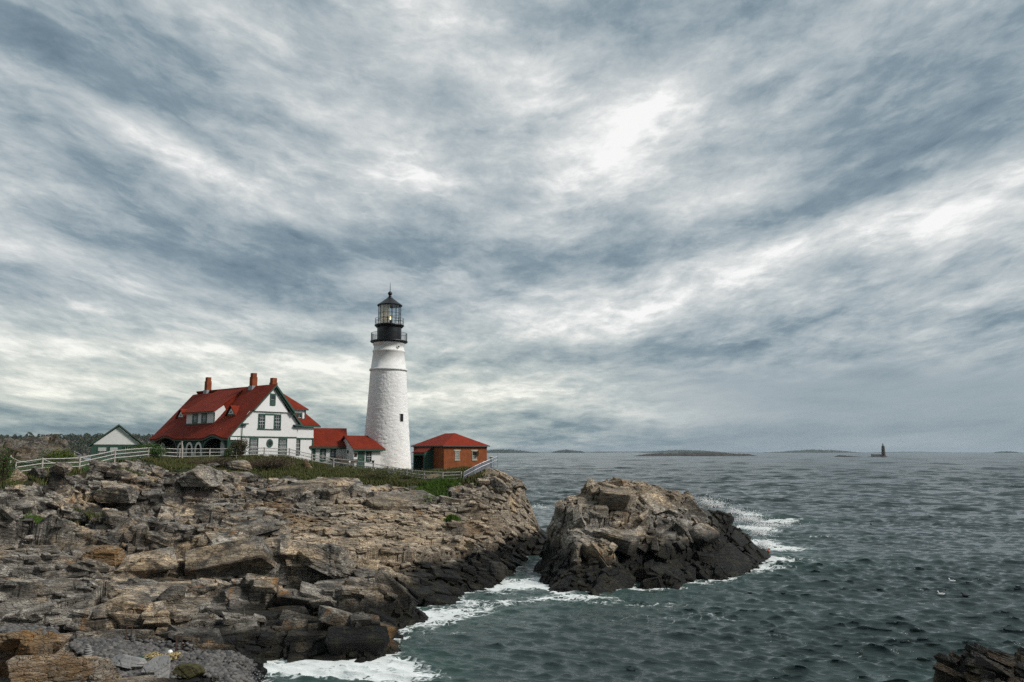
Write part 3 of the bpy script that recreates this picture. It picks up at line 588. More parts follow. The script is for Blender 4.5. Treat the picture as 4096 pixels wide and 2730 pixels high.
# breaking swell by the islet's outer end
for (u,v,ru,rv,hh) in ((1790,1192,5.0,1.3,.75),(1725,1172,3,1.6,.6),(1840,1200,5,1.0,.45)):
    p=WQ(u,v); SZ+=hh*np.exp(-((SX-p[0])/ru)**2-((SY-p[1]-.12*(SX-p[0]))/rv)**2)
SZ=np.maximum(SZ,-.9)
sea=npmesh('sea',np.stack([SX+HX,SY+HY,SZ],-1).reshape(-1,3),gridquads(*SX.shape),WATER,smooth=True,attrs=dict(foam=np.clip(foam,0,.86),turbid=np.clip(turb,0,1),chop=np.interp(RR,[40,150,400,1500],[.01,.03,.13,.24]),far=np.interp(RR,[60,160,300,600],[0,.15,.3,.6])))
tag(sea,'choppy grey green sea reaching to the horizon','sea',kind='structure')
# ------------------------------------------------------------------ building materials
def boards(name,col,pitch=.13,rough=.6,var=.05):
    m,nt,b=newmat(name); tc=nd(nt,'ShaderNodeTexCoord').outputs['Object']
    z=nd(nt,'ShaderNodeSeparateXYZ',{0:tc}).outputs[2]
    fr=ma(nt,'FRACT',ma(nt,'DIVIDE',z,pitch))
    n=noi(nt,mapping(nt,tc,scale=(.6,.6,2.2)),3,6,.65)
    f=ma(nt,'MULTIPLY',rng(nt,n,.3,.7,1-var*1.6,1+var),rng(nt,fr,.86,.97,1,.72))
    nt.links.new(mixc(nt,1.0,c4(col),nd(nt,'ShaderNodeCombineXYZ',{0:f,1:f,2:f}).outputs[0],'MULTIPLY'),b.inputs['Base Color'])
    b.inputs['Roughness'].default_value=rough
    bp=nd(nt,'ShaderNodeBump',{'Height':fr,'Strength':.5,'Distance':.02}); nt.links.new(bp.outputs[0],b.inputs['Normal'])
    return m
def shingles(name,c1,c2,sx_=.22,sz=.16):
    m,nt,b=newmat(name); tc=nd(nt,'ShaderNodeTexCoord').outputs['Object']
    sp=nd(nt,'ShaderNodeSeparateXYZ',{0:tc})
    uv=nd(nt,'ShaderNodeCombineXYZ',{0:ma(nt,'ADD',sp.outputs[0],ma(nt,'MULTIPLY',sp.outputs[1],1.0)),1:ma(nt,'MULTIPLY',sp.outputs[2],1.3),2:0.0}).outputs[0]
    br=nd(nt,'ShaderNodeTexBrick',{'Vector':uv,'Color1':c4(c1),'Color2':c4(c2),'Mortar':c4([k*.45 for k in c1]),'Scale':1.0,'Mortar Size':.012,'Brick Width':sx_,'Row Height':sz})
    n=noi(nt,tc,.9,6,.65); f=rng(nt,n,.3,.7,.84,1.13)
    nt.links.new(mixc(nt,1.0,br.outputs[0],nd(nt,'ShaderNodeCombineXYZ',{0:f,1:f,2:f}).outputs[0],'MULTIPLY'),b.inputs['Base Color'])
    b.inputs['Roughness'].default_value=.85; b.inputs['Specular IOR Level'].default_value=.2
    bp=nd(nt,'ShaderNodeBump',{'Height':br.outputs['Fac'],'Strength':.5,'Distance':-.03}); nt.links.new(bp.outputs[0],b.inputs['Normal'])
    return m
def brickmat(name,c1,c2,mortar):
    m,nt,b=newmat(name); tc=nd(nt,'ShaderNodeTexCoord').outputs['Object']; sp=nd(nt,'ShaderNodeSeparateXYZ',{0:tc})
    uv=nd(nt,'ShaderNodeCombineXYZ',{0:ma(nt,'ADD',sp.outputs[0],sp.outputs[1]),1:sp.outputs[2],2:0.0}).outputs[0]
    br=nd(nt,'ShaderNodeTexBrick',{'Vector':uv,'Color1':c4(c1),'Color2':c4(c2),'Mortar':c4(mortar),'Scale':1.0,'Mortar Size':.008,'Brick Width':.21,'Row Height':.075})
    f=rng(nt,noi(nt,tc,1.4,7,.7),.3,.7,.72,1.2)
    nt.links.new(mixc(nt,1.0,br.outputs[0],nd(nt,'ShaderNodeCombineXYZ',{0:f,1:f,2:f}).outputs[0],'MULTIPLY'),b.inputs['Base Color'])
    b.inputs['Roughness'].default_value=.85; b.inputs['Specular IOR Level'].default_value=.25
    return m
def glassmat(name,col,rough=.08):
    m,nt,b=newmat(name); b.inputs['Base Color'].default_value=c4(col); b.inputs['Roughness'].default_value=rough; b.inputs['Specular IOR Level'].default_value=.6
    return m
WHITE=boards('white_clapboard',(.80,.80,.79)); WPAINT=simple('white_paint',(.80,.79,.77),.55,.05)
GREEN=simple('dark_green_paint',(.035,.085,.062),.5,.12,3); GREENSH=shingles('green_shingle',(.032,.075,.055),(.045,.095,.07))
ROOFR=shingles('red_roof_shingle',(.215,.026,.009),(.175,.020,.007)); ROOFB=shingles('red_roof_tile',(.255,.028,.010),(.22,.023,.008))
CHIM=brickmat('chimney_brick',(.25,.058,.019),(.20,.044,.015),(.22,.10,.05)); BRICK=brickmat('orange_red_brick',(.255,.064,.017),(.205,.048,.013),(.30,.13,.06))
GLASS=glassmat('window_glass',(.018,.024,.032)); DARK=simple('dark_interior',(.006,.008,.008),.9,.1); CURT=simple('net_curtain',(.42,.44,.43),.9,.15,9)
STONEL=simple('pale_stone',(.46,.42,.32),.85,.18,3,.4); LEAD=simple('lead_flashing',(.28,.29,.31),.5,.1); IRON=simple('black_iron',(.010,.011,.013),.42,.15,4)
LATTW=simple('white_sash',(.6,.62,.6),.6,.05)
RAILW=simple('weathered_white_rail',(.47,.445,.415),.75,.22,5,.3); POSTW=simple('weathered_grey_post',(.42,.385,.35),.85,.25,4,.5)
# ------------------------------------------------------------------ wall pieces
class Pl:      # a vertical wall face: origin, horizontal axis, outward normal (local coordinates of the building)
    def __init__(s,o,ux,n): s.o=Vector(o); s.x=Vector(ux).normalized(); s.n=Vector(n).normalized(); s.z=Vector((0,0,1))
    def p(s,a,z,d=0.0): return s.o+s.x*a+s.z*z+s.n*d
    def box(s,mb,a0,a1,z0,z1,d0,d1):
        mb.prism([s.p(a0,z0,d0),s.p(a1,z0,d0),s.p(a1,z1,d0),s.p(a0,z1,d0)],s.n*(d1-d0)); return mb
def window(root,pl,a0,a1,z0,z1,cols=3,rows=4,fw=.13,frame=None,glass=None,mid=True,bars=None,proud=.05,curtain=0.0,label=None):
    mb=MB()
    pl.box(mb,a0,a0+fw,z0,z1,.003,proud); pl.box(mb,a1-fw,a1,z0,z1,.003,proud); pl.box(mb,a0+fw,a1-fw,z1-fw*1.2,z1,.003,proud+.02); pl.box(mb,a0+fw,a1-fw,z0,z0+fw*.8,.003,proud+.03)
    f=mb.build('window',frame or GREEN,root)
    if label: f['label']=label
    g=MB(); pl.box(g,a0+fw,a1-fw,z0+fw*.8,z1-fw*1.2,.004,.012); g.build('pane',glass or GLASS,f)
    A0,A1,Z0,Z1=a0+fw,a1-fw,z0+fw*.8,z1-fw*1.2
    if curtain: c=MB(); pl.box(c,A0,A1,Z0+(Z1-Z0)*(1-curtain),Z1,.013,.018); c.build('blind',CURT,f)
    b=MB(); t=.016
    if mid: pl.box(b,A0,A1,(Z0+Z1)/2-.03,(Z0+Z1)/2+.03,.014,.034)
    for k in range(1,cols): x=A0+(A1-A0)*k/cols; pl.box(b,x-t,x+t,Z0,Z1,.013,.028)
    for k in range(1,rows):
        if mid and abs(k-rows/2)<.01: continue
        z=Z0+(Z1-Z0)*k/rows; pl.box(b,A0,A1,z-t,z+t,.0135,.027)
    b.build('glazing_bars',bars or LATTW,f)
    return f
def arch_wall(pl,a0,a1,ztop,ops,th,zbase=0.0,step=.1):
    """wall strip with arched openings; ops: (c, half width, spring z, rise, sill z)"""
    mb=MB(); xs=sorted(set([a0,a1]+[round(a0+(a1-a0)*i/int((a1-a0)/step),4) for i in range(int((a1-a0)/step)+1)]+[c+s*w for c,w,_,_,_ in ops for s in (-1,1)]))
    def top(a,c,w,sp,rs): return sp+rs*math.sqrt(max(0,1-((a-c)/w)**2))
    for x0,x1 in zip(xs,xs[1:]):
        if x1-x0<1e-5: continue
        m=(x0+x1)/2; op=[o for o in ops if abs(m-o[0])<o[1]]
        if not op: mb.prism([pl.p(x0,zbase),pl.p(x1,zbase),pl.p(x1,ztop),pl.p(x0,ztop)],pl.n*-th); continue
        c,w,sp,rs,sill=op[0]
        mb.prism([pl.p(x0,min(ztop,top(x0,c,w,sp,rs))),pl.p(x1,min(ztop,top(x1,c,w,sp,rs))),pl.p(x1,ztop),pl.p(x0,ztop)],pl.n*-th)
        if sill>zbase: mb.prism([pl.p(x0,zbase),pl.p(x1,zbase),pl.p(x1,sill),pl.p(x0,sill)],pl.n*-th)
    return mb
def arch_band(pl,c,wi,wo,sp,ri,ro,z0,d0,d1,k=20):
    mb=MB(); pi=[(c-wi,z0)]+[(c-wi*math.cos(math.pi*i/k),sp+ri*math.sin(math.pi*i/k)) for i in range(k+1)]+[(c+wi,z0)]
    po=[(c-wo,z0)]+[(c-wo*math.cos(math.pi*i/k),sp+ro*math.sin(math.pi*i/k)) for i in range(k+1)]+[(c+wo,z0)]
    for i in range(len(pi)-1): mb.prism([pl.p(*pi[i],d0),pl.p(*pi[i+1],d0),pl.p(*po[i+1],d0),pl.p(*po[i],d0)],pl.n*(d1-d0))
    return mb
def slab_poly(pts,th):   # roof slope with thickness, straight down
    return MB().prism(pts,(0,0,-th))
# ------------------------------------------------------------------ keepers' house
hb=P(580+1240/3.2667,1460+1250/3.2667,101.5)
H_=empty('keepers_house',hb,math.radians(50)); H_.scale=(.917,1.147,.976)
tag(H_,'large white clapboard keepers house with red gabled roof and green arched porch','house')
R0=lambda x:2.95+(x+2.25)*1.0184
G1=Pl((0,0,0),(1,0,0),(0,-1,0)); G2=Pl((0,.5,0),(1,0,0),(0,-1,0)); FP_=Pl((-2,0,0),(0,1,0),(-1,0,0))
m=MB()
m.prism([(0,0,-1.5),(9.0,0,-1.5),(9.0,0,3.05),(0,0,3.05)],(0,16.2,0))
m.prism([(-1.75,-.06,3.12),(9.0,-.06,3.12),(9.0,-.06,4.7),(9.25,-.06,4.9),(7.75,-.06,6.5),(1.15,-.06,6.4)],(0,.1,0))
m.prism([(9.02,.5,-1.5),(12.35,.5,-1.5),(12.35,.5,3.0),(9.02,.5,3.0)],(0,9,0))
m.prism([(9.02,.42,3.02),(12.45,.42,3.02),(12.38,.42,3.35),(12.38,.42,4.62),(9.02,.42,4.62)],(0,9,0))
m.build('wall',WHITE,H_)
m=MB(); m.prism([(1.75,-.24,6.44),(7.28,-.24,6.44),(4.8,-.24,9.75)],(0,.3,0)); m.build('gable_panel',simple('white_shingle',(.80,.80,.80),.6,.04,8),H_)
m=MB()
for k in range(38):
    a=1.82+k*(5.4/38); m.prism([(a,-.25,6.44),(a+.07,-.25,6.44),(a+.035,-.25,6.33)],(0,.04,0))
m.build('gable_teeth',GREEN,H_)
# roofs
def bump(y):
    r=0
    for c,w_ in ((13.5,2.75),(2.75,2.45)):
        t=abs(y-c)/w_
        if t<1: r=max(r,.5*(.5+.5*math.cos(math.pi*t)))
    return r
NS,NY=14,84; v=[];f=[]
for iy in range(NY+1):
    y=-.38+17.75*iy/NY
    for is_ in range(NS+1):
        s=is_/NS; x=-2.3+(4.82+2.3)*s
        sagz=-.28*math.exp(-((y-8.6)/2.6)**2)*s if y>0 else 0
        lowr=(-.42 if y>12.2 else 0)*max(0,(s-.93)/.07)
        z=R0(x)+bump(y)*max(0,1-s/.22)**1.3+sagz*.3+lowr-.10*math.sin(math.pi*min(1,s*1.02))*.6
        yy=y-(.22 if (is_>NS*.53 and iy==0) else 0)
        v.append((x,yy,z))
n=len(v)
for iy in range(NY):
    for is_ in range(NS):
        a=iy*(NS+1)+is_; f.append((a,a+1,a+NS+2,a+NS+1))
v+=[(x,y,z-.16) for x,y,z in v]
f+=[tuple(n+i for i in reversed(q)) for q in f[:]]
rim=[i*(NS+1) for i in range(NY+1)]
def rimq(l): 
    for a,b in zip(l,l[1:]): f.append((a,b,n+b,n+a))
rimq(rim); rimq(list(range(NS+1))); rimq([NY*(NS+1)+i for i in range(NS+1)])
main_roof=mesh('roof',v,f,ROOFR,H_)
main_roof['label']='broad red shingled slope over the porch'
m=MB(); m.prism([(4.83,-.6,10.16),(9.85,-.38,4.72),(9.85,17.3,4.72),(4.83,17.3,10.16)],(0,0,-.18)); m.build('roof',ROOFR,H_)
m=MB(); m.poly([(9.3,4.3,9.75),(13.35,.15,4.78),(9.6,.15,4.78),(4.9,4.3,9.75)]); m.poly([(9.3,4.3,9.75),(9.3,5.6,9.75),(13.35,9.7,4.78),(13.35,.15,4.78)]); m.poly([(4.9,5.6,9.75),(9.3,5.6,9.75),(9.3,4.3,9.75),(4.9,4.3,9.75)]); m.poly([(9.3,5.6,9.75),(4.9,5.6,9.75),(9.6,9.7,4.78),(13.35,9.7,4.78)])
m.box(9.6,13.3,.2,9.6,4.62,4.77); wr=m.build('roof',ROOFR,H_); wr['label']='hipped red roof of the side wing'
# trim
m=MB()
rk=[(-2.25,2.95),(1.55,R0(1.55)-.05)]; 
def rake(x0,z0,x1,z1,y0,y1,h): m.prism([(x0,y0,z0),(x1,y0,z1),(x1,y0,z1-h),(x0,y0,z0-h)],(0,y1-y0,0))
rake(-2.28,2.86,1.6,R0(1.6)-.09,-.42,-.30,.24); rake(1.35,R0(1.35)-.06,4.82,R0(4.82)-.06,-.66,-.52,.26)
rake(4.82,R0(4.82)-.06,8.05,6.67,-.66,-.50,.36); rake(7.8,6.85,9.75,4.72,-.42,-.28,.36)
rake(4.82,R0(4.82)-.42,8.0,6.35,-.5,-.26,.3)
m.box(-.3,.75,-.45,-.07,4.62,4.78); m.box(-.25,.35,-.32,-.07,4.45,4.615); m.box(8.3,9.75,-.45,-.07,4.62,4.8); m.box(8.5,9.4,-.34,-.07,4.42,4.615)
m.box(-1.7,9.02,-.10,-.065,3.0,3.13); m.box(9.03,12.45,.36,.415,2.9,3.03); m.box(-.09,.09,-.09,-.004,-1.5,3.0); m.box(12.25,12.4,.40,.495,-1.5,2.9)
m.box(9.5,13.38,.10,.19,4.5,4.74)
m.build('trim',GREEN,H_)
m=MB(); m.path([(.02,-.2,4.5),(.0,-.16,3.0),(0,-.16,-1)],.045); m.build('downpipe',GREEN,H_)
# porch
A=[(13.35,2.25,1.45,1.55,0.0),(10.03,.62,1.30,.92,.2),(8.04,.62,1.30,.92,.2),(6.04,.62,1.30,.92,.2),(2.62,2.22,1.45,1.42,0.0)]
pw=arch_wall(FP_,0,16.4,3.0,A,.3,-1.5).build('porch',GREENSH,H_)
for c in (10.03,8.04,6.04): arch_band(FP_,c,.48,.80,1.30,.78,1.12,.15,.02,.07).build('arch_trim',WPAINT,pw)
for c,w_,s_,r_,_ in (A[0],A[4]): arch_band(FP_,c,w_-.02,w_+.22,s_,r_-.03,r_+.2,0,.02,.10).build('arch_trim',GREEN,pw)
m=MB(); 
for a0,a1 in ((4.95,5.2),(6.9,7.2),(8.9,9.2),(10.9,11.05),(15.65,16.3)): FP_.box(m,a0,a1,-1.5,.95,.02,.09)
for a0,a1 in ((5.2,6.9),(7.2,8.9),(9.2,10.9)): FP_.box(m,a0,a1,-1.5,.14,.02,.06)
FP_.box(m,11.1,15.6,-1.5,.55,-.25,-.1); FP_.box(m,.4,4.9,-1.5,.3,-.25,-.1)
m.build('low_wall',WPAINT,pw)
EP=Pl((-2,0.02,0),(1,0,0),(0,-1,0)); arch_wall(EP,0.3,1.99,2.9,[(.98,.66,1.55,.8,.0)],.25,-1.5).build('porch_end_wall',GREENSH,pw)
m=MB(); m.prism([(-1.65,-.03,2.62),(-.05,-.03,2.62),(-.05,-.03,3.1),(-1.65,-.03,3.1)],(0,-.06,0)); m.build('porch_gable',WHITE,pw)
EP2=Pl((0,16.4,0),(-1,0,0),(0,1,0)); arch_wall(EP2,0,1.7,3.0,[(.95,.7,1.35,1.1,.45)],.25,-1.5).build('porch_end_wall',GREENSH,pw)
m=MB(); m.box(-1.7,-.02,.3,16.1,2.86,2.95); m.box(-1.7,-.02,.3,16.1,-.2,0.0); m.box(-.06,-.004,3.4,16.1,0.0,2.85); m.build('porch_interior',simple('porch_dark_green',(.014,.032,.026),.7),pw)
for y0_,y1_ in ((1.2,3.3),(10.4,12.3)): m=MB(); m.box(-.62,-.07,y0_,y1_,0,2.84); m.build('porch_pier',WHITE,pw)
# eave fascia following the eyebrows
m=MB()
for i in range(NY):
    ya=-.38+17.75*i/NY; yb=-.38+17.75*(i+1)/NY
    za,zb=R0(-2.3)+bump(ya),R0(-2.3)+bump(yb)
    m.prism([(-2.27,ya,za-.165),(-2.27,yb,zb-.165),(-2.27,yb,zb-.36),(-2.27,ya,za-.36)],(.26,0,0))
m.build('eave_fascia',GREEN,H_)
# windows in the gable front
for a0,a1,z0,z1 in ((1.31,2.72,.62,2.93),(6.0,7.45,.6,2.93)): window(H_,G1,a0,a1,z0,z1,6,4,curtain=.0,glass=simple('curtained_glass',(.06,.07,.075),.35,.4,5))
window(H_,G2,8.95+.25,10.15,.62,2.88,4,4,glass=GLASS)
GU=Pl((0,-.06,0),(1,0,0),(0,-1,0))
window(H_,GU,2.5,3.62,4.15,6.12,3,4); window(H_,GU,5.05,6.22,4.12,6.12,3,4)
m=MB(); GU.box(m,3.62,5.05,5.98,6.16,.003,.06); m.build('window_head',GREEN,H_); m=MB(); GU.box(m,2.4,6.3,4.02,4.13,.003,.09); m.build('window_sill',GREEN,H_)
GT=Pl((0,-.24,0),(1,0,0),(0,-1,0)); window(H_,GT,4.12,5.04,7.25,8.86,1,2,fw=.2,mid=False)
m=MB(); GT.box(m,4.34,4.82,7.42,7.85,.02,.05); m.build('vent_louvre',GREEN,H_)
def disc(pl,c,z,ra,rz_,d0,d1,name,mat,root,k=28,inner=None):
    mb=MB(); pts=[(c+ra*math.cos(2*math.pi*i/k),z+rz_*math.sin(2*math.pi*i/k)) for i in range(k)]
    if inner:
        for i in range(k):
            j=(i+1)%k; q=[pts[i],pts[j],(c+(pts[j][0]-c)*inner,z+(pts[j][1]-z)*inner),(c+(pts[i][0]-c)*inner,z+(pts[i][1]-z)*inner)]
            mb.prism([pl.p(*a,d0) for a in q],pl.n*(d1-d0))
    else: mb.prism([pl.p(*a,d0) for a in pts],pl.n*(d1-d0))
    return mb.build(name,mat,root)
ov=disc(G1,4.56,2.24,.52,.56,.003,.07,'oval_window',GREEN,H_,inner=.55); disc(G1,4.56,2.24,.29,.31,.004,.02,'pane',GLASS,ov)
# dormer over the porch
D=Pl((-.16,0,0),(0,1,0),(-1,0,0)); d_=MB()
d_.prism([(-.16,5.6,4.9),(-.16,5.6,6.55),(1.25,5.6,7.4),(1.6,5.6,6.85)],(0,6.3,0)); dm=d_.build('dormer',WHITE,H_)
m=MB(); m.prism([(-.62,5.15,6.56),(4.5,5.75,R0(4.5)+.03),(4.5,12.2,R0(4.5)+.03),(-.62,12.45,6.56)],(0,0,-.14)); m.prism([(1.2,5.62,6.3),(1.2,5.62,7.5),(4.4,5.75,R0(4.4)-.08),(3.6,5.7,R0(3.6)-.4)],(0,6.4,0)); m.build('dormer_roof',ROOFR,dm)
m=MB(); m.box(-.63,-.5,5.15,12.45,6.34,6.44); m.box(-.4,-.165,5.6,11.9,4.86,4.96); m.box(-.2,-.1,5.52,5.68,4.9,6.4); m.build('dormer_trim',GREEN,dm)
for a0,a1 in ((7.2,8.42),(9.25,10.5)): window(H_,D,a0,a1,4.98,6.36,2,2,fw=.26)
for yc in (3.25,14.7):
    t=MB(); zb=R0(.75); t.prism([(.75,yc-.95,zb-.05),(.75,yc+.95,zb-.05),(.75,yc,zb+1.12)],(1.5,0,0)); te=t.build('eyelet_dormer',GREEN,H_)
    t=MB(); t.prism([(.74,yc-.6,zb+.12),(.74,yc+.6,zb+.12),(.74,yc,zb+.86)],(-.03,0,0)); t.build('eyelet_frame',WPAINT,te)
    t=MB(); t.prism([(.70,yc-.28,zb+.22),(.70,yc+.28,zb+.22),(.70,yc,zb+.6)],(-.02,0,0)); t.build('eyelet_pane',GLASS,te)
    t=MB(); t.prism([(.55,yc-1.1,zb-.13),(.55,yc,zb+1.22),(2.1,yc,zb+1.22),(2.1,yc-1.1,zb-.1)],(0,0,.07)); t.prism([(.55,yc+1.1,zb-.13),(.55,yc,zb+1.22),(2.1,yc,zb+1.22),(2.1,yc+1.1,zb-.1)],(0,0,.07)); t.build('eyelet_roof',ROOFR,te)
# wing dormer
W_=Pl((0,.95,0),(1,0,0),(0,-1,0)); d_=MB(); d_.prism([(8.7,.95,5.0),(11.25,.95,5.0),(11.25,.95,7.05),(8.7,.95,7.05)],(0,2.2,0)); wd=d_.build('dormer',WHITE,H_)
m=MB(); m.prism([(8.3,.7,7.08),(11.6,.7,7.08),(9.2,3.2,9.3),(8.0,3.2,9.3)],(0,0,-.1)); m.prism([(11.6,.7,7.08),(11.6,3.4,7.08),(9.2,3.2,9.3)],(0,0,-.08)); m.build('dormer_roof',ROOFR,wd)
m=MB(); m.box(8.3,11.62,.66,.94,6.9,7.02); m.box(11.17,11.3,.86,.945,5.0,6.9); m.build('dormer_trim',GREEN,wd)
window(H_,W_,9.55,10.72,5.22,6.55,2,2,fw=.22)
# chimneys
for x,y,z0,z1,w_ in ((4.9,14.5,9.4,12.1,.46),(4.82,4.1,9.5,11.95,.48),(5.6,.9,8.2,11.1,.5)):
    c=MB(); c.prism([(x-w_,y-w_*.66,z0),(x+w_*.7,y-w_*.66,z0),(x+w_*.7,y+w_*.66,z0),(x-w_,y+w_*.66,z0)],(0,0,(z1-z0)*.78)); t=.06
    zt=z0+(z1-z0)*.78; q=[(x-w_+t,y-w_*.66+t,zt),(x+w_*.7-t,y-w_*.66+t,zt),(x+w_*.7-t,y+w_*.66-t,zt),(x-w_+t,y+w_*.66-t,zt)]; c.prism(q,(0,0,(z1-z0)*.22))
    co_=c.build('chimney',CHIM,H_)
    if x<5.5: fl_=MB(); fl_.box(x-w_-.1,x+w_*.7+.1,y-w_*.66-.1,y+w_*.66+.1,R0(4.82)-.6,R0(4.82)+.02); fl_.build('flashing',LEAD,co_)
# ------------------------------------------------------------------ garage
gb=P(300+370/5.602,1660+1070/5.602,103); g=empty('garage',gb,math.radians(26)); g.scale=(.98,1,1)
tag(g,'small outbuilding with white gable over dark green window wall','garage')
GF=Pl((0,0,0),(1,0,0),(0,-1,0))
m=MB(); m.box(-.1,5.75,0,7,-1.2,2.25); m.build('wall',GREEN,g)
m=MB(); m.prism([(.0,-.05,2.3),(5.68,-.05,2.3),(2.88,-.05,4.55)],(0,.3,0)); m.build('gable',WHITE,g)
m=MB(); m.prism([(-.45,-.35,2.22),(2.9,-.35,4.92),(2.9,7.4,4.92),(-.45,7.4,2.22)],(0,0,-.16)); m.prism([(2.9,-.35,4.92),(6.3,-.35,2.2),(6.3,7.4,2.2),(2.9,7.4,4.92)],(0,0,-.16)); m.build('roof',ROOFR,g)
m=MB()
for x0,z0,x1,z1 in ((-.5,2.2,2.9,4.9),(6.34,2.18,2.9,4.9)): m.prism([(x0,-.38,z0-.02),(x1,-.38,z1-.02),(x1,-.38,z1-.2),(x0,-.38,z0-.19)],(0,.1,0))
m.build('bargeboard',GREEN,g)
for a0,a1,cu in ((.55,1.75,.5),(1.95,3.1,.48),(3.55,4.7,0),(4.85,5.65,.5)): window(g,GF,a0,a1,.9,2.1,4,4,fw=.1,mid=False,curtain=cu,glass=DARK)
m=MB(); m.box(5.72,5.8,-.06,-.01,-1,2.2); m.build('corner_board',WPAINT,g)
# ------------------------------------------------------------------ link building and entry building
C4_=lambda x,y:(1220+x/7.353,1700+y/7.353)
ab=P(*C4_(300,1160),110.8); a=empty('link_building',ab,math.radians(20)); a.scale=(.915,1,1.01); tag(a,'low white building with red roof and two tall windows joining the big house','outbuilding')
m=MB(); m.box(0,4.56,0,6,-1.2,2.3); m.box(-2.5,-.42,.3,6,-1.2,2.3); m.build('wall',WHITE,a)
m=MB(); m.box(-.44,-.003,-.02,.5,-1.2,2.2); m.build('corner_panel',GREEN,a)
m=MB(); m.prism([(-2.5,-.35,2.42),(4.75,-.35,2.42),(5.0,3,4.98),(-2.5,3,4.98)],(0,0,-.14)); m.prism([(-2.5,3,4.98),(5.0,3,4.98),(4.75,6.35,2.42),(-2.5,6.35,2.42)],(0,0,-.14)); m.build('roof',ROOFR,a)
m=MB(); m.box(-2.5,4.72,-.4,-.36,2.12,2.38); m.box(-2.5,4.6,-.35,-.01,2.1,2.24); m.build('eave_fascia',GREEN,a)
m=MB(); m.prism([(4.5,0.02,2.3),(4.5,5.98,2.3),(4.5,3,4.8)],(.06,0,0)); m.build('gable',WHITE,a)
AF=Pl((0,0,0),(1,0,0),(0,-1,0)); window(a,AF,.68,1.56,.42,2.06,3,4,fw=.16); window(a,AF,2.2,3.02,.42,2.06,3,4,fw=.16)
eb=P(*C4_(1430,1230),109.5); e_=empty('entry_building',eb,math.radians(33)); e_.scale=(.962,1.25,1.024); tag(e_,'small white building with red roof and green door against the lighthouse','outbuilding')
m=MB(); m.box(0,4.05,0,4.9,-1.2,2.2); m.prism([(0,0,2.2),(0,4.9,2.2),(0,2.5,4.05)],(3.2,0,0)); m.build('wall',simple('white_render',(.80,.80,.79),.6,.04,5,.15),e_)
v=[]; 
m=MB()
prof=[(-.35,2.36),(.55,2.95),(1.6,3.62),(2.5,4.16)]
for (y0,z0),(y1,z1) in zip(prof,prof[1:]):
    xr0=4.6-(4.6-3.55)*((z0-2.36)/1.8)**.8; xr1=4.6-(4.6-3.55)*((z1-2.36)/1.8)**.8
    m.prism([(-.32,y0,z0),(xr0,y0,z0),(xr1,y1,z1),(-.32,y1,z1)],(0,0,-.12))
    m.poly([(xr0,y0,z0),(xr0,5-y0,z0),(xr1,5-y1,z1),(xr1,y1,z1)])
m.prism([(-.32,2.5,4.16),(3.55,2.5,4.16),(4.6,5.3,2.36),(-.32,5.3,2.36)],(0,0,-.12)); m.build('roof',ROOFR,e_)
m=MB(); m.box(-.3,4.58,-.39,-.352,2.05,2.32); m.box(-.1,4.2,-.35,-.01,2.0,2.2); m.build('eave_fascia',GREEN,e_)
EF=Pl((0,0,0),(1,0,0),(0,-1,0)); window(e_,EF,1.82,2.66,.66,2.03,3,4,fw=.1)
m=MB(); EF.box(m,.6,1.62,-.1,2.1,.003,.05); do=m.build('door',GREEN,e_)
m=MB(); EF.box(m,1.5,1.56,.95,1.05,.05,.11); m.build('handle',IRON,do)
m=MB(); EF.box(m,.82,1.1,1.0,1.06,.052,.07); m.build('mail_slot',LEAD,do)
m=MB(); EF.box(m,.05,.44,1.28,1.73,.003,.04); m.build('notice_board',simple('dark_notice',(.03,.016,.014),.5),e_)
EL_=Pl((0,0,0),(0,1,0),(-1,0,0)); m=MB(); EL_.box(m,1.55,1.95,1.75,2.15,.003,.04); m.build('vent_plate',DARK,e_)
m=MB(); m.path([(-.06,-.06,2.2),(-.06,-.06,-1)],.04); m.build('downpipe',WPAINT,e_)
# ------------------------------------------------------------------ lighthouse
def tower_material():
    m,nt,b=newmat('whitewashed_rubble'); tc=nd(nt,'ShaderNodeTexCoord').outputs['Object']; z=nd(nt,'ShaderNodeSeparateXYZ',{0:tc}).outputs[2]
    n=noi(nt,mapping(nt,tc,scale=(1,1,.55)),.8,7,.7); n2=noi(nt,tc,7,5,.65)
    col=mixc(nt,rng(nt,n,.50,.72,0,.45),c4((.80,.80,.79)),c4((.50,.50,.47)))
    nt.links.new(col,b.inputs['Base Color']); b.inputs['Roughness'].default_value=.75
    bp=nd(nt,'ShaderNodeBump',{'Height':ma(nt,'ADD',n2,noi(nt,tc,2.4,5,.6)),'Strength':.35,'Distance':.05}); nt.links.new(bp.outputs[0],b.inputs['Normal'])
    return m
TOWER=tower_material()
LX,LY,LZ=-17.3,111.0,9.0
L_=empty('lighthouse',(LX*1.045,LY*1.045,11.7+1.045*(LZ-11.7))); L_.scale=(1.045,)*3; tag(L_,'tall white stone lighthouse tower with black lantern room','lighthouse')
def zl(v): return P(1555,v,111)[2]-LZ
zb_=zl(1482)
na,nz_=168,150; v=[]; f=[]
ra=np.array([2*math.pi*i/na for i in range(na)]); zs=np.linspace(-1.5,zb_,nz_+1)
AA,ZZ=np.meshgrid(ra,zs); rr=np.interp(ZZ,[-1.5,0,8.5,zb_],[3.58,3.42,2.80,2.47])
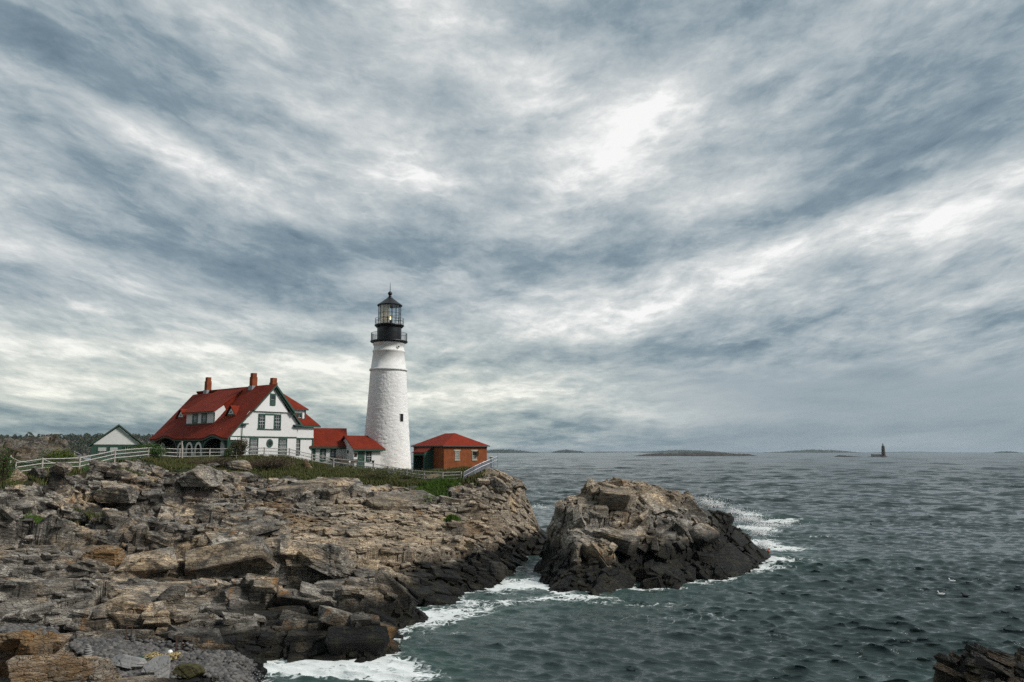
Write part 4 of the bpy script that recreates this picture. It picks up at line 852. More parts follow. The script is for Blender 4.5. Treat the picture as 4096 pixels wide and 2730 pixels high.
# masonry courses: seam-free by blending over the angle
u_=AA*2.9
def stones(u): 
    e,cx,cy,ex,ey=voro(u/.46+.4*fbm(u/.8,ZZ/.8,8),ZZ/.24+.35*fbm(u/.9,ZZ/.9,9),900)
    return (hsh(cx,cy,901)-.5)*.03+np.minimum(e,.2)*.05+.045*fbm(u/.25,ZZ/.25,902)
bl=np.clip((AA-5.2)/.8,0,1)
dsp=stones(u_)*(1-bl)+stones(u_-2*math.pi*2.9)*bl
rr=rr+dsp*sst(ZZ,zb_-.15,zb_-.5)
co3=np.stack([rr*np.cos(AA),rr*np.sin(AA),ZZ],-1).reshape(-1,3); idx=np.arange((nz_+1)*na).reshape(nz_+1,na)
qd=np.stack([idx[:-1],np.roll(idx[:-1],-1,1),np.roll(idx[1:],-1,1),idx[1:]],-1).reshape(-1,4)
shaft=npmesh('tower_shaft',co3,qd,TOWER,L_,smooth=False)
WU=simple('white_upper_render',(.74,.74,.72),.65,.10,1.6,.15)
z1=zl(1372); m=MB(); m.lathe([(2.62,zb_-.12),(2.66,zb_+.0),(2.60,zb_+.16),(2.44,zb_+.2),(2.30,zl(1440)),(2.17,zl(1412)),(2.25,zl(1410)),(2.25,zl(1404)),(2.14,zl(1402)),(2.08,zl(1386)),(2.18,zl(1384)),(2.2,zl(1380)),(2.28,zl(1378)),(2.05,z1)],72); m.build('upper_shaft',WU,L_,True)
for ang,zc,zh,w_ in ((math.radians(-40),zl(1674),.58,.30),):
    d=Vector((math.cos(ang),math.sin(ang),0)); pl=Pl(d*2.72+Vector((0,0,0)),Vector((0,0,1)).cross(d),d); pl.x=Vector((-d.y,d.x,0))
    m=MB(); pl.box(m,-w_,w_,zc-zh,zc+zh,-.3,.225); wn_=m.build('window',TOWER,L_)
    m=MB(); pl.box(m,-w_+.03,w_-.03,zc-zh+.05,zc+zh-.05,.226,.24); m.build('pane',DARK,wn_)
ang=math.radians(-45); d=Vector((math.cos(ang),math.sin(ang),0)); m=MB(); c=d*2.05+Vector((0,0,zl(1393))); m.tube(c,c+d*.22,.22,k=20); pt_=m.build('porthole',WU,L_); m=MB(); m.tube(c+d*.2,c+d*.235,.13,k=20); m.build('pane',DARK,pt_)
m=MB(); m.lathe([(1.9,z1-.03),(2.55,z1+.02),(2.62,z1+.12),(2.6,z1+.2),(1.6,z1+.24)],48); m.build('lower_gallery',IRON,L_)
z2=zl(1305); m=MB(); m.lathe([(1.70,z1+.2),(1.70,z2-.3),(1.78,z2-.28),(2.0,z2-.06),(2.08,z2+.02),(2.05,z2+.12),(1.5,z2+.14)],48); m.build('watch_room',IRON,L_)
def railing(r,z0,h,nb,rails,name):
    m=MB()
    for k in range(nb): q=2*math.pi*k/nb; m.tube((r*math.cos(q),r*math.sin(q),z0),(r*math.cos(q),r*math.sin(q),z0+h),.018 if k%6 else .03,k=5)
    for zr in rails: m.path([(r*math.cos(2*math.pi*k/48),r*math.sin(2*math.pi*k/48),z0+zr) for k in range(49)],.024,5)
    return m.build(name,IRON,L_)
railing(2.5,z1+.18,1.15,66,(1.12,),'lower_railing'); railing(2.0,z2+.1,.95,24,(.45,.92),'upper_railing')
z3=zl(1224)
m=MB(); m.lathe([(1.62,z2+.1),(1.62,z2+.25),(1.55,z2+.25),(1.55,z2+.1)],16)
for k in range(16): q=2*math.pi*k/16; m.tube((1.58*math.cos(q),1.58*math.sin(q),z2+.1),(1.58*math.cos(q),1.58*math.sin(q),z3),.035,k=5)
for zz_ in (z2+.95,z2+1.75): m.path([(1.58*math.cos(2*math.pi*k/16),1.58*math.sin(2*math.pi*k/16),zz_) for k in range(17)],.03,5)
lr=m.build('lantern_frame',IRON,L_)
gm=bpy.data.materials.new('lantern_glass'); gm.use_nodes=True; gnt=gm.node_tree; gnt.nodes.clear()
tr_=nd(gnt,'ShaderNodeBsdfTransparent',{0:(.93,.96,.97,1)}); gl_=nd(gnt,'ShaderNodeBsdfGlossy',{'Roughness':.02}); mg_=nd(gnt,'ShaderNodeMixShader',{0:.10}); gnt.links.new(tr_.outputs[0],mg_.inputs[1]); gnt.links.new(gl_.outputs[0],mg_.inputs[2]); og_=nd(gnt,'ShaderNodeOutputMaterial'); gnt.links.new(mg_.outputs[0],og_.inputs[0])
m=MB()
for k in range(16):
    q=2*math.pi*k/16; q2=2*math.pi*(k+1)/16; m.poly([(1.57*math.cos(q),1.57*math.sin(q),z2+.2),(1.57*math.cos(q2),1.57*math.sin(q2),z2+.2),(1.57*math.cos(q2),1.57*math.sin(q2),z3),(1.57*math.cos(q),1.57*math.sin(q),z3)])
m.build('lantern_pane',gm,L_)
m=MB(); ks=[math.radians(170+10*i) for i in range(12)]
for q,q2 in zip(ks,ks[1:]): m.poly([(1.46*math.cos(q),1.46*math.sin(q),z2+.2),(1.46*math.cos(q2),1.46*math.sin(q2),z2+.2),(1.46*math.cos(q2),1.46*math.sin(q2),z3-.02),(1.46*math.cos(q),1.46*math.sin(q),z3-.02)])
bm_=bpy.data.materials.new('pale_blind'); bm_.use_nodes=True; bn_=bm_.node_tree; bn_.nodes.clear()
d1_=nd(bn_,'ShaderNodeBsdfDiffuse',{0:(.82,.83,.82,1)}); d2_=nd(bn_,'ShaderNodeBsdfTranslucent',{0:(.82,.83,.82,1)}); mm_=nd(bn_,'ShaderNodeMixShader',{0:.55}); bn_.links.new(d1_.outputs[0],mm_.inputs[1]); bn_.links.new(d2_.outputs[0],mm_.inputs[2]); bo_=nd(bn_,'ShaderNodeOutputMaterial'); bn_.links.new(mm_.outputs[0],bo_.inputs[0])
m.build('lantern_blind',bm_,L_)
m=MB(); zr0=z3; m.lathe([(1.75,z3-.06),(1.78,z3+.06),(1.72,z3+.12),(1.15,z3+.52),(.38,zl(1193)),(.36,zl(1193)+.06),(.2,zl(1190)+.02),(.22,zl(1186)),(.2,zl(1183.5)),(.13,zl(1183)),(.3,zl(1178)),(.32,zl(1176)),(.28,zl(1171)),(.15,zl(1168)),(.05,zl(1166)),(.03,zl(1140)),(.012,zl(1130))],32); m.build('lantern_roof',IRON,L_)
m=MB(); m.lathe([(.34,z2+.1),(.34,z2+.7),(.42,z2+.72),(.42,z2+.78),(.1,z2+.8)],20); m.build('beacon_stand',IRON,L_)
em=bpy.data.materials.new('beacon_lamp'); em.use_nodes=True; en=em.node_tree; en.nodes['Principled BSDF'].inputs['Base Color'].default_value=(1,.8,.45,1); en.nodes['Principled BSDF'].inputs['Emission Color'].default_value=(1,.72,.3,1); en.nodes['Principled BSDF'].inputs['Emission Strength'].default_value=6
m=MB(); m.lathe([(.02,z2+.8),(.17,z2+.88),(.22,z2+1.05),(.17,z2+1.22),(.02,z2+1.3)],16,c=(.1,-.5)); m.build('beacon',em,L_,True)
# ------------------------------------------------------------------ brick building
O_=lambda x,y:(1620+x/5.348,1700+y/5.348)
ob=P(*O_(828,1000),100.5); b_=empty('brick_building',ob,math.radians(35)); b_.scale=(.948,)*3; tag(b_,'square red brick building with low hipped red roof on the point','building')
m=MB(); m.box(0,6.77,0,8.44,.36,3.25); m.build('wall',BRICK,b_)
m=MB(); m.box(-.06,6.83,-.06,8.5,-1.4,.35); m.build('foundation',STONEL,b_)
m=MB(); e0,e1,f0,f1,ze=-.32,7.09,-.32,8.76,3.38; A1_,A2_=(3.38,2.9,5.12),(3.38,5.6,5.12)
m.poly([(e0,f0,ze),(e1,f0,ze),A1_]); m.poly([(e1,f0,ze),(e1,f1,ze),A2_,A1_]); m.poly([(e1,f1,ze),(e0,f1,ze),A2_]); m.poly([(e0,f1,ze),(e0,f0,ze),A1_,A2_]); m.build('roof',ROOFB,b_)
m=MB(); m.box(e0,e1,f0,f1,3.26,3.375); m.build('eave',simple('eave_grey',(.10,.09,.085),.6),b_)
m=MB(); m.box(-.05,6.8,-.05,8.47,3.12,3.255); m.build('cornice',simple('dark_brick',(.10,.035,.02),.8),b_)
BF=Pl((0,0,0),(1,0,0),(0,-1,0)); BL_=Pl((0,0,0),(0,1,0),(-1,0,0))
for a0,a1 in ((1.68,2.4),(4.37,5.1)):
    w0=window(b_,BF,a0,a1,1.55,2.7,3,5,fw=.06,frame=STONEL,glass=simple('dusty_glass',(.16,.17,.15),.4,.3,6),mid=False)
    m=MB(); BF.box(m,a0-.2,a1+.18,2.71,2.84,-.05,.06); m.build('lintel',STONEL,w0); m=MB(); BF.box(m,a0-.06,a1+.08,1.40,1.54,-.05,.08); m.build('sill',STONEL,w0)
m=MB(); c0=BF.p(5.12,2.66)
pts=[BF.p(5.14,2.68,.02)]+[BF.p(5.14+.0*k,2.68-.72*math.sin(k*math.pi/16),.02+.62*math.cos(k*math.pi/16)) for k in range(9)]
m.prism(pts,BF.x*.05); m.build('open_shutter',simple('tan_shutter',(.42,.27,.13),.7,.2),b_)
m=MB(); BF.box(m,4.45,5.02,2.15,2.64,.03,.05); m.build('open_sash',DARK,b_)
# lean-to entrance
m=MB(); m.prism([(0,2.85,-.9),(0,2.85,3.2),(-1.35,2.85,2.45),(-1.35,2.85,-.9)],(0,.08,0)); m.prism([(0,5.9,-.9),(0,5.9,3.2),(-1.35,5.9,2.45),(-1.35,5.9,-.9)],(0,.08,0)); m.prism([(-1.35,2.94,-.9),(-1.35,3.1,-.9),(-1.35,3.1,2.4),(-1.35,2.94,2.4)],(.06,0,0)); m.prism([(-1.35,5.75,-.9),(-1.35,5.89,-.9),(-1.35,5.89,2.4),(-1.35,5.75,2.4)],(.06,0,0)); m.prism([(-1.35,3.1,2.1),(-1.35,5.75,2.1),(-1.35,5.75,2.4),(-1.35,3.1,2.4)],(.06,0,0)); lt=m.build('entrance_porch',simple('teal_green_boards',(.035,.10,.075),.6,.15),b_)
m=MB(); m.prism([(-1.5,2.7,2.42),(-1.5,6.1,2.42),(-.004,6.1,3.22),(-.004,2.7,3.22)],(0,0,.08)); m.build('porch_roof',ROOFR,lt)
m=MB(); BL_.box(m,3.1,5.7,-.9,2.3,.004,.03); m.build('doorway',DARK,lt)
# ------------------------------------------------------------------ rail fence along the cliff top
fe=empty('rail_fence',(0,0,0)); tag(fe,'long weathered white rail fence with wire mesh along the cliff top','fence')
HTS=[55,52,43,40,45,43,42,37,39,38,35,44,40,35,37,43,39,36]
tops=[]
for (u,v,Y),h in zip(FENCE,HTS):
    p=P(u,v,Y); t=P(u,v-h,Y); tops.append((Vector(p),Vector(t)))
left_=P(60,1905,73); tops.insert(0,(Vector(left_),Vector(P(60,1848,73))))
for p,t in tops:
    m=MB(); r_=.075+random.random()*.015; m.tube((p.x,p.y,p.z-.5),(p.x+random.uniform(-.03,.03),p.y,t.z),r_,r_*.92,k=10); m.build('post',POSTW,fe)
mw=MB()
for i,((p,t),(p2,t2)) in enumerate(zip(tops,tops[1:])):
    for fr_ in ((.93,.60,.27) if i not in (11,12,13) else (.93,.55)):
        a=p+(t-p)*fr_; b=p2+(t2-p2)*fr_; md=(a+b)/2+Vector((0,0,random.uniform(-.03,.015))); m=MB(); m.tube(a,md,.046,.042,k=8); m.tube(md,b,.042,.046,k=8); m.build('rail',RAILW,fe)
    L=(p2-p).length; k=int(L/.16)
    for j in range(-6,k+1):
        for sgn in (1,-1):
            a0=j/k; a1=(j+6)/k
            if sgn<0: a0,a1=a1,a0
            za,zb2=0.05,.92
            # clip the slanted wire to the span
            def pt(s): 
                f_=(s-a0)/(a1-a0); return (p+(p2-p)*s)+((t-p)*(za+(zb2-za)*f_))+Vector((0,.06,0))
            s0,s1=max(0,min(a0,a1)),min(1,max(a0,a1))
            if s1-s0>.02: mw.tube(pt(s0),pt(s1),.0045,k=3)
mw.build('wire_mesh',simple('wire_green_grey',(.20,.25,.21),.5,.1),fe)
# tall lone pole standing at the fence
p=Vector(P(729,1841,95.6)); m=MB(); m.tube(p-Vector((0,0,.4)),Vector(P(728,1766,95.6)),.09,.075,k=10); m.tube(Vector(P(728,1768,95.6)),Vector(P(728,1765.5,95.6)),.10,.10,k=10)
tag(m.build('wooden_pole',POSTW),'tall bare wooden pole rising above the fence before the three arched porch windows','pole')
# lamp head on one fence post
p=tops[13][1]; m=MB(); m.box(p.x-.13,p.x+.13,p.y-.13,p.y+.13,p.z+.002,p.z+.22); m.box(p.x-.17,p.x+.17,p.y-.17,p.y+.17,p.z+.22,p.z+.28)
tag(m.build('post_lamp',simple('dark_lamp',(.06,.06,.065),.5)),'small dark box lamp on top of a fence post near the green door','lamp')
# garden fence running down behind the garage's left side
f2=empty('rail_fence',(0,0,0)); tag(f2,'short grey rail fence dropping towards the water left of the garage','fence')
pp=[Vector(P(296,1828,108)),Vector(P(330,1846,106)),Vector(P(372,1856,105))]
for p in pp: m=MB(); m.tube(p-Vector((0,0,.4)),p+Vector((0,0,.78)),.07,k=8); m.build('post',POSTW,f2)
for a,b in zip(pp,pp[1:]):
    for h in (.7,.25): m=MB(); m.tube(a+Vector((0,0,h)),b+Vector((0,0,h)),.05,k=8); m.build('rail',POSTW,f2)
# rope barrier on the lawn
RP=[(Vector(P(42.5,1850,95)),Vector(P(43.5,1823,95))),(Vector(P(169.5,1858,93)),Vector(P(171,1832,93)))]
WPOST=simple('bright_white_post',(.82,.82,.80),.5,.04)
rb=empty('rope_barrier',RP[0][0]); tag(rb,'white posts linked by a sagging white rope on the lawn','barrier'); o0=RP[0][0]
for a,b in RP: m=MB(); m.tube(a-o0-Vector((0,0,.5)),b-o0,.065,.06,k=10); m.build('post',WPOST,rb)
def rope(a,b,sag,n=14): return [a+(b-a)*(i/n)-Vector((0,0,sag*4*(i/n)*(1-i/n))) for i in range(n+1)]
a,b=RP[0][1]-o0,RP[1][1]-o0; dz=Vector((0,0,-.12)); m=MB(); m.path(rope(a+dz,b+dz,.55),.028,6); m.path(rope(a+dz,a+Vector((-2.4,.4,-.7)),.2),.028,6); m.path(rope(b+dz,b+Vector((2.0,2,-.95)),.15),.028,6); m.build('rope',WPOST,rb)
# steel railing up to the rocks on the point
GAL=simple('galvanised_steel',(.42,.44,.48),.45,.1,5,0,.6); MESHG=simple('grey_mesh_panel',(.24,.25,.28),.6,.15,8)
sr=empty('steel_railing',(0,0,0)); tag(sr,'grey steel railing with mesh panels climbing the rock right of the white fence','railing')
SP=[(1855,1922,33,93.8),(1899,1898,33,94.6),(1927,1882,30,95.2),(1959,1868,29,96),(1975,1860,28,96.3),(1991,1852,27,96.6)]
SPp=[]
for u,v,h,Y in SP:
    a=Vector(P(u,v,Y)); b=Vector(P(u,v-h-(9 if u>1985 else 0),Y)); SPp.append((a,Vector(P(u,v-h,Y)))); m=MB(); m.tube(a-Vector((0,0,.6)),b,.035,k=8); m.build('post',GAL,sr)
for (a,b),(a2,b2) in zip(SPp,SPp[1:]):
    for f_ in (.98,.5): m=MB(); m.tube(a+(b-a)*f_,a2+(b2-a2)*f_,.028,k=6); m.build('rail',GAL,sr)
for (a,b),(a2,b2) in list(zip(SPp,SPp[1:]))[:3]:
    m=MB(); k=16
    for j in range(k+1):
        s=j/k; m.tube(a+(a2-a)*s+Vector((0,.03,.0)),a+(a2-a)*s+((b+(b2-b)*s)-(a+(a2-a)*s))*.96+Vector((0,.03,0)),.028,k=4)
    m.build('mesh_panel',MESHG,sr)
# gate post, timber panel between fence and railing
# path lamp and warning sign
u0,v0=1620+1840/5.348,1700+885/5.348; a=Vector(P(u0,v0+8,103)); lp=empty('path_lamp',a); tag(lp,'grey post lamp with flat cap at the far end of the point','lamp')
top=P(u0,1700+680/5.348,103)[2]-a.z
m=MB(); m.tube((0,0,-.6),(0,0,top-.36),.06,k=10); m.build('post',IRON,lp)
m=MB(); m.lathe([(.10,top-.38),(.20,top-.12),(.22,top-.08)],12); m.build('lamp_glass',simple('frosted_lamp',(.45,.46,.46),.3),lp)
m=MB(); m.lathe([(.24,top-.08),(.34,top-.06),(.34,top-.02),(.06,top+.03)],16); m.build('lamp_cap',simple('pale_cap',(.55,.54,.5),.6),lp)
a=Vector(P(1620+1745/5.348,1700+880/5.348,97.3)); sg=empty('warning_sign',a); tag(sg,'white danger sign with red lettering beside the brick building','sign')
zc=P(1945,1700+812/5.348,97.3)[2]-a.z
m=MB(); m.tube((0,.05,-.5),(0,.05,zc),.035,k=8); m.build('post',GAL,sg)
m=MB(); m.box(-.42,.42,-.01,.02,zc-.19,zc+.21); sb=m.build('sign_board',WPAINT,sg)
fc=bpy.data.curves.new('danger_text','FONT'); fc.body='DANGER'; fc.size=.2; fc.align_x='CENTER'; fc.extrude=.004
to=bpy.data.objects.new('danger_text',fc); COL.objects.link(to)
dg=bpy.context.evaluated_depsgraph_get(); tm=bpy.data.meshes.new_from_object(to.evaluated_get(dg)); bpy.data.objects.remove(to)
tm.materials.clear(); tm.materials.append(simple('sign_red',(.45,.02,.02),.5)); lt_=bpy.data.objects.new('lettering',tm); COL.objects.link(lt_); lt_.parent=sb; lt_.location=(0,-.016,zc+.0); lt_.rotation_euler=(math.pi/2,0,0)
# traffic cone
a=Vector(P(1648,1900,100)); cn=empty('traffic_cone',(a.x,a.y,P(1648,1903,100)[2])); tag(cn,'orange traffic cone with white bands behind the fence below the tower','cone')
ORG=simple('cone_orange',(.62,.085,.02),.5,.08); m=MB(); m.box(-.22,.22,-.22,.22,0,.05); m.build('base',ORG,cn)
m=MB(); m.lathe([(.16,.05),(.125,.25)],20); m.lathe([(.10,.38),(.075,.52)],20); m.lathe([(.055,.63),(.035,.74)],20); m.build('cone_body',ORG,cn)
m=MB(); m.lathe([(.125,.25),(.10,.38)],20); m.lathe([(.075,.52),(.055,.63)],20); m.build('reflective_band',WPOST,cn)
# things by the link building: barbecue, benches
def at(u,v,Y): return Vector(P(u,v,Y))
DKM=simple('dark_metal',(.03,.03,.033),.5); WOODD=simple('dark_bench_wood',(.10,.075,.055),.8,.25,5)
a=at(1220+1000/7.353,1700+1215/7.353,105); gr=empty('barbecue_grill',a,.3); tag(gr,'black barbecue grill standing by the white link building','grill')
m=MB(); m.prism([(-.45,-.25,.85),(.45,-.25,.85),(.45,-.2,1.15),(.3,-.1,1.28),(-.3,-.1,1.28),(-.45,-.2,1.15)],(0,.5,0)); m.build('lid',simple('grill_brown_lid',(.05,.025,.022),.4),gr)
m=MB(); m.box(-.45,.45,-.25,.25,.6,.845); m.build('firebox',DKM,gr)
for sx_ in (-.4,.4): m=MB(); m.box(sx_-.03,sx_+.03,-.2,.2,-.1,.6); m.build('leg',DKM,gr)
m=MB(); m.box(-.9,-.46,-.2,.2,.8,.84); m.build('side_shelf',LEAD,gr)
a=at(1220+1300/7.353,1700+1235/7.353,104.6)
bn=empty('garden_bench',a,.35); tag(bn,'dark wooden bench by the corner of the entry building','bench')
m=MB(); m.box(-1.1,1.1,-.25,.2,.40,.46); m.build('seat',WOODD,bn)
m=MB(); m.box(-1.1,1.1,.2,.25,.5,.95); m.build('backrest',WOODD,bn)
for sx_ in (-1.0,1.0): m=MB(); m.box(sx_-.04,sx_+.04,-.22,.19,-.15,.4); m.build('leg',WOODD,bn)
m=MB(); m.lathe([(.02,0),(.11,.02),(.11,.06),(.02,.08)],14); ob_=m.build('white_buoy',WPOST); ob_.location=(a.x+.1,a.y-.3,a.z+.62); ob_.rotation_euler=(1.3,0,.3); tag(ob_,'small round white float lying on the dark bench','float')
# ------------------------------------------------------------------ plants
def leafmat(name,c1,c2):
    m,nt,b=newmat(name); pos=nd(nt,'ShaderNodeNewGeometry'); r_=pos.outputs['Random Per Island']
    nt.links.new(mixc(nt,r_,c4(c1),c4(c2)),b.inputs['Base Color']); b.inputs['Roughness'].default_value=.65; b.inputs['Specular IOR Level'].default_value=.25
    return m
LG=leafmat('leaf_green',(.030,.075,.014),(.075,.14,.025)); LY=leafmat('leaf_yellow_green',(.05,.085,.010),(.105,.14,.02)); LB=leafmat('twig_brown',(.065,.048,.032),(.13,.098,.062)); LPUR=leafmat('twig_purple_brown',(.035,.026,.024),(.07,.05,.042)); LO=leafmat('leaf_olive',(.050,.066,.018),(.11,.11,.035)); STEM=simple('bark',(.07,.05,.035),.9,.2)
GRASSM=leafmat('grass_blades',(.045,.075,.015),(.145,.130,.048)); GRASSB=leafmat('bright_grass',(.050,.110,.012),(.095,.165,.022))
def leaves(centers,radii,n,size,seed,flat=1.0,asp=.5):
    g=np.random.default_rng(seed); C=np.array(centers); R=np.array(radii); wgt=R[:,0]*R[:,1]*R[:,2]; wgt=wgt/wgt.sum()
    k=g.choice(len(C),n,p=wgt); d=g.normal(size=(n,3)); d/=np.linalg.norm(d,axis=1)[:,None]; rad=g.random(n)**.42
    p=C[k]+d*R[k]*rad[:,None]*(.85+.3*g.random((n,1)))
    a=g.normal(size=(n,3)); a/=np.linalg.norm(a,axis=1)[:,None]; b=g.normal(size=(n,3)); b-=a*(a*b).sum(1)[:,None]; b/=np.linalg.norm(b,axis=1)[:,None]
    s=size*(.5+g.random((n,1))); co=np.stack([p-a*s,p+b*s*asp,p+a*s,p-b*s*asp],1).reshape(-1,3)
    return co,np.arange(4*n).reshape(n,4)
def shrub(name,label,base,R,n,size,mat,seed,lobes=9,stem=True,cat='shrub',twig=None,group=None):
    o=empty(name,base); tag(o,label,cat,group); g=random.Random(seed); cs=[];rs=[]
    for i in range(lobes):
        q=g.random()*6.283; r_=g.random()**.5*.7; c=(R[0]*r_*math.cos(q),R[1]*r_*math.sin(q),R[2]*(.35+.55*g.random())*(1-.5*r_)); k=.32+.25*g.random(); cs.append(c); rs.append((R[0]*k,R[1]*k,R[2]*k*.9))
    co_,q_=leaves(cs,rs,n,size,seed); co_=co_[:]; co_[:,2]=np.maximum(co_[:,2],-.15)
    npmesh('foliage',co_,q_,mat,o)
    m=MB()
    for c in cs:
        for _ in range(3 if not twig else 14):
            e=Vector(c)+Vector((g.uniform(-1,1)*R[0]*.4,g.uniform(-1,1)*R[1]*.4,g.uniform(0,1)*R[2]*.55)); m.tube((g.uniform(-.2,.2)*R[0],g.uniform(-.2,.2)*R[1],-.2),e,.025,.008,k=4)
    m.build('stem',twig or STEM,o)
    return o
def on(u,v,Y):
    p=P(u,v,Y); return (p[0],p[1],hz(p[0],p[1])-.05)
def A_(x,y): return (x/2.296,1400+y/2.296)
shrub('shrub','leafy dark green shrub against the rail fence in front of the garage',on(*A_(1370,1040),93.0),(2.9,1.2,1.55),5200,.075,LG,3,16)
shrub('shrub','rounded dense yellow green bush on the lawn behind the rope barrier',on(*A_(535,1022),101),(2.35,1.6,2.0),5200,.08,LY,5,22)
shrub('shrub','dark bush at the left end of the rail fence',on(*A_(5,1150),71.5),(1.45,1.2,3.1),3800,.07,LG,7,14,twig=STEM)
shrub('shrub','upright light green shrub before the corner of the big white house',on(*A_(2205,1010),98.3),(1.25,.9,2.5),2600,.07,LO,9,12,twig=STEM)
shrub('shrub','small light green sapling at the fence left of the upright shrub',on(*A_(2105,1010),97.6),(.7,.6,1.4),900,.07,LG,10,6,twig=STEM)
shrub('bramble','leafless purple brown bramble patch in a hollow of the rocks',on(*A_(1600,1440),79.5),(3.3,1.8,1.1),2600,.05,LPUR,11,14,twig=LPUR)
shrub('bramble','brown twiggy scrub on the bank below the gable end',on(580+1600/3.2667,1460+1370/3.2667,95.0),(4.2,2.4,1.3),4200,.05,LB,13,18,twig=LB)
shrub('bramble','brown twiggy scrub on the bank below the porch',on(580+900/3.2667,1460+1260/3.2667,93.8),(3.6,1.3,1.0),2800,.05,LB,14,14,twig=LB)
shrub('bramble','low olive scrub on the bank below the green door',on(1200+820/2.8,1640+790/2.8,95.5),(2.6,1.4,.8),2000,.05,LO,15,12,twig=LB)
shrub('shrub','low dark hedge plant at the foot of the lawn outcrop nearest the rope',on(*A_(205,1010),103),(3.0,1.0,.9),1800,.09,LG,17,9)
shrub('shrub','small dark shrub left of the yellow green bush at the outcrop foot',on(*A_(430,1008),104),(1.6,1.0,1.2),1200,.09,LG,18,8)
# grass on the bank and plateau edge, one mass of blades
def grass_mass(name,label,xs,ys,h,w_,mat,seed,lean=.25):
    g=np.random.default_rng(seed); n=len(xs); ii=np.clip(np.searchsorted(xr,xs),0,len(xr)-1); jj=np.clip(np.searchsorted(yr,ys),0,len(yr)-1); z=ZR[jj,ii]
    hh=h*(.5+g.random(n)); q=g.random(n)*6.283; ln=lean*hh; dx=np.cos(q)*w_; dy=np.sin(q)*w_; lx=g.normal(size=n)*ln; ly=g.normal(size=n)*ln
    co_=np.stack([np.stack([xs-dx,ys-dy,z-.05],-1),np.stack([xs+dx,ys+dy,z-.05],-1),np.stack([xs+lx,ys+ly,z+hh],-1)],1).reshape(-1,3)
    o=npmesh(name,co_,np.arange(3*n).reshape(n,3),mat); tag(o,label,'grass',kind='stuff'); return o
g_=np.random.default_rng(21)
vj,vi=np.where((veg>.55)&(GX>-56)&(GX<-3)&(fd<6)&(lawn<.5)); sel=g_.choice(len(vi),min(85000,len(vi)*3)); gx=GX[vj[sel],vi[sel]]+g_.normal(size=len(sel))*.1; gy=GY[vj[sel],vi[sel]]+g_.normal(size=len(sel))*.1
farm=gy-fence_y(gx)
den=fbm(gx/1.6,gy/1.6,71)>-.12
grass_mass('grass','rough green and straw coloured grass on the bank along the fence',gx[den],gy[den],.30,.05,GRASSM,22)
xs=[];ys=[]
for (u,v,Y,r,s) in ((1000,1130,92.2,1.7,1.1),(972,1148,89.6,1.3,1.3),(1022,1122,93,1.5,.8),(140,1190,65.5,1.5,.6),(100,1186,65.8,1.5,.6),(1040,1201,84.3,.7,.5)):
    p=PQ(u,v,Y); k=int(2200*r); xs.append(p[0]+g_.normal(size=k)*r*.5); ys.append(p[1]+g_.normal(size=k)*r*s*.5)
grass_mass('grass','bright green grass tufts in hollows of the rock',np.concatenate(xs),np.concatenate(ys),.40,.045,GRASSB,23)
# ------------------------------------------------------------------ rock outcrop behind the lawn
ox=np.arange(-88,-46,.16); oy=np.arange(103,128,.16); OX,OY=np.meshgrid(ox,oy)
def OA(x,y,Y): return P(x/6.92,1700+y/6.92,Y)
op_=[OA(*q) for q in ((-300,480,116),(0,430,116),(230,385,116),(330,470,116.5),(550,440,117),(850,390,118),(1000,410,118),(1180,460,118),(1400,520,117),(1530,610,115),(1650,760,113),(1720,900,112),(1800,960,111),(1900,1010,110),(2200,1060,110),(2600,1060,112),(2000,1050,116),(2300,1050,120),(1900,1050,122),(0,700,110),(300,760,109),(600,640,112),(900,650,112),(1100,700,110.5),(1350,700,111),(0,930,106),(600,1000,106),(1000,1000,106),(1300,950,107),(-300,900,106))]
op_+=[(p[0],p[1]+4,p[2]+.2) for p in op_[:9]]+[(x,125,9.3) for x in range(-88,-45,6)]+[(x,127.5,7.5) for x in range(-88,-45,6)]+[(-47,y,8.4) for y in range(104,127,4)]+[(x,103.2,9.0) for x in range(-88,-46,6)]
OZ=rbf(op_,OX,OY,.05); OZ=rock(OX,OY,OZ,.8*np.ones_like(OX),10,(.05,.2),1.3,500); zo=np.zeros_like(OX)
o=npmesh('rock_outcrop',np.stack([OX,OY,OZ],-1).reshape(-1,3),gridquads(*OX.shape),ROCK,attrs=dict(wet=zo+.12,veg=np.clip(fbm(OX/3,OY/3,77)*1.7+.12,0,.62),lawn=zo,sand=zo,stain=np.clip(fbm(OX/3,OY/3,78)+.25-.05*(OZ-9),0,.6))); tag(o,'low lichen covered rock outcrop rising behind the lawn','outcrop',kind='structure')
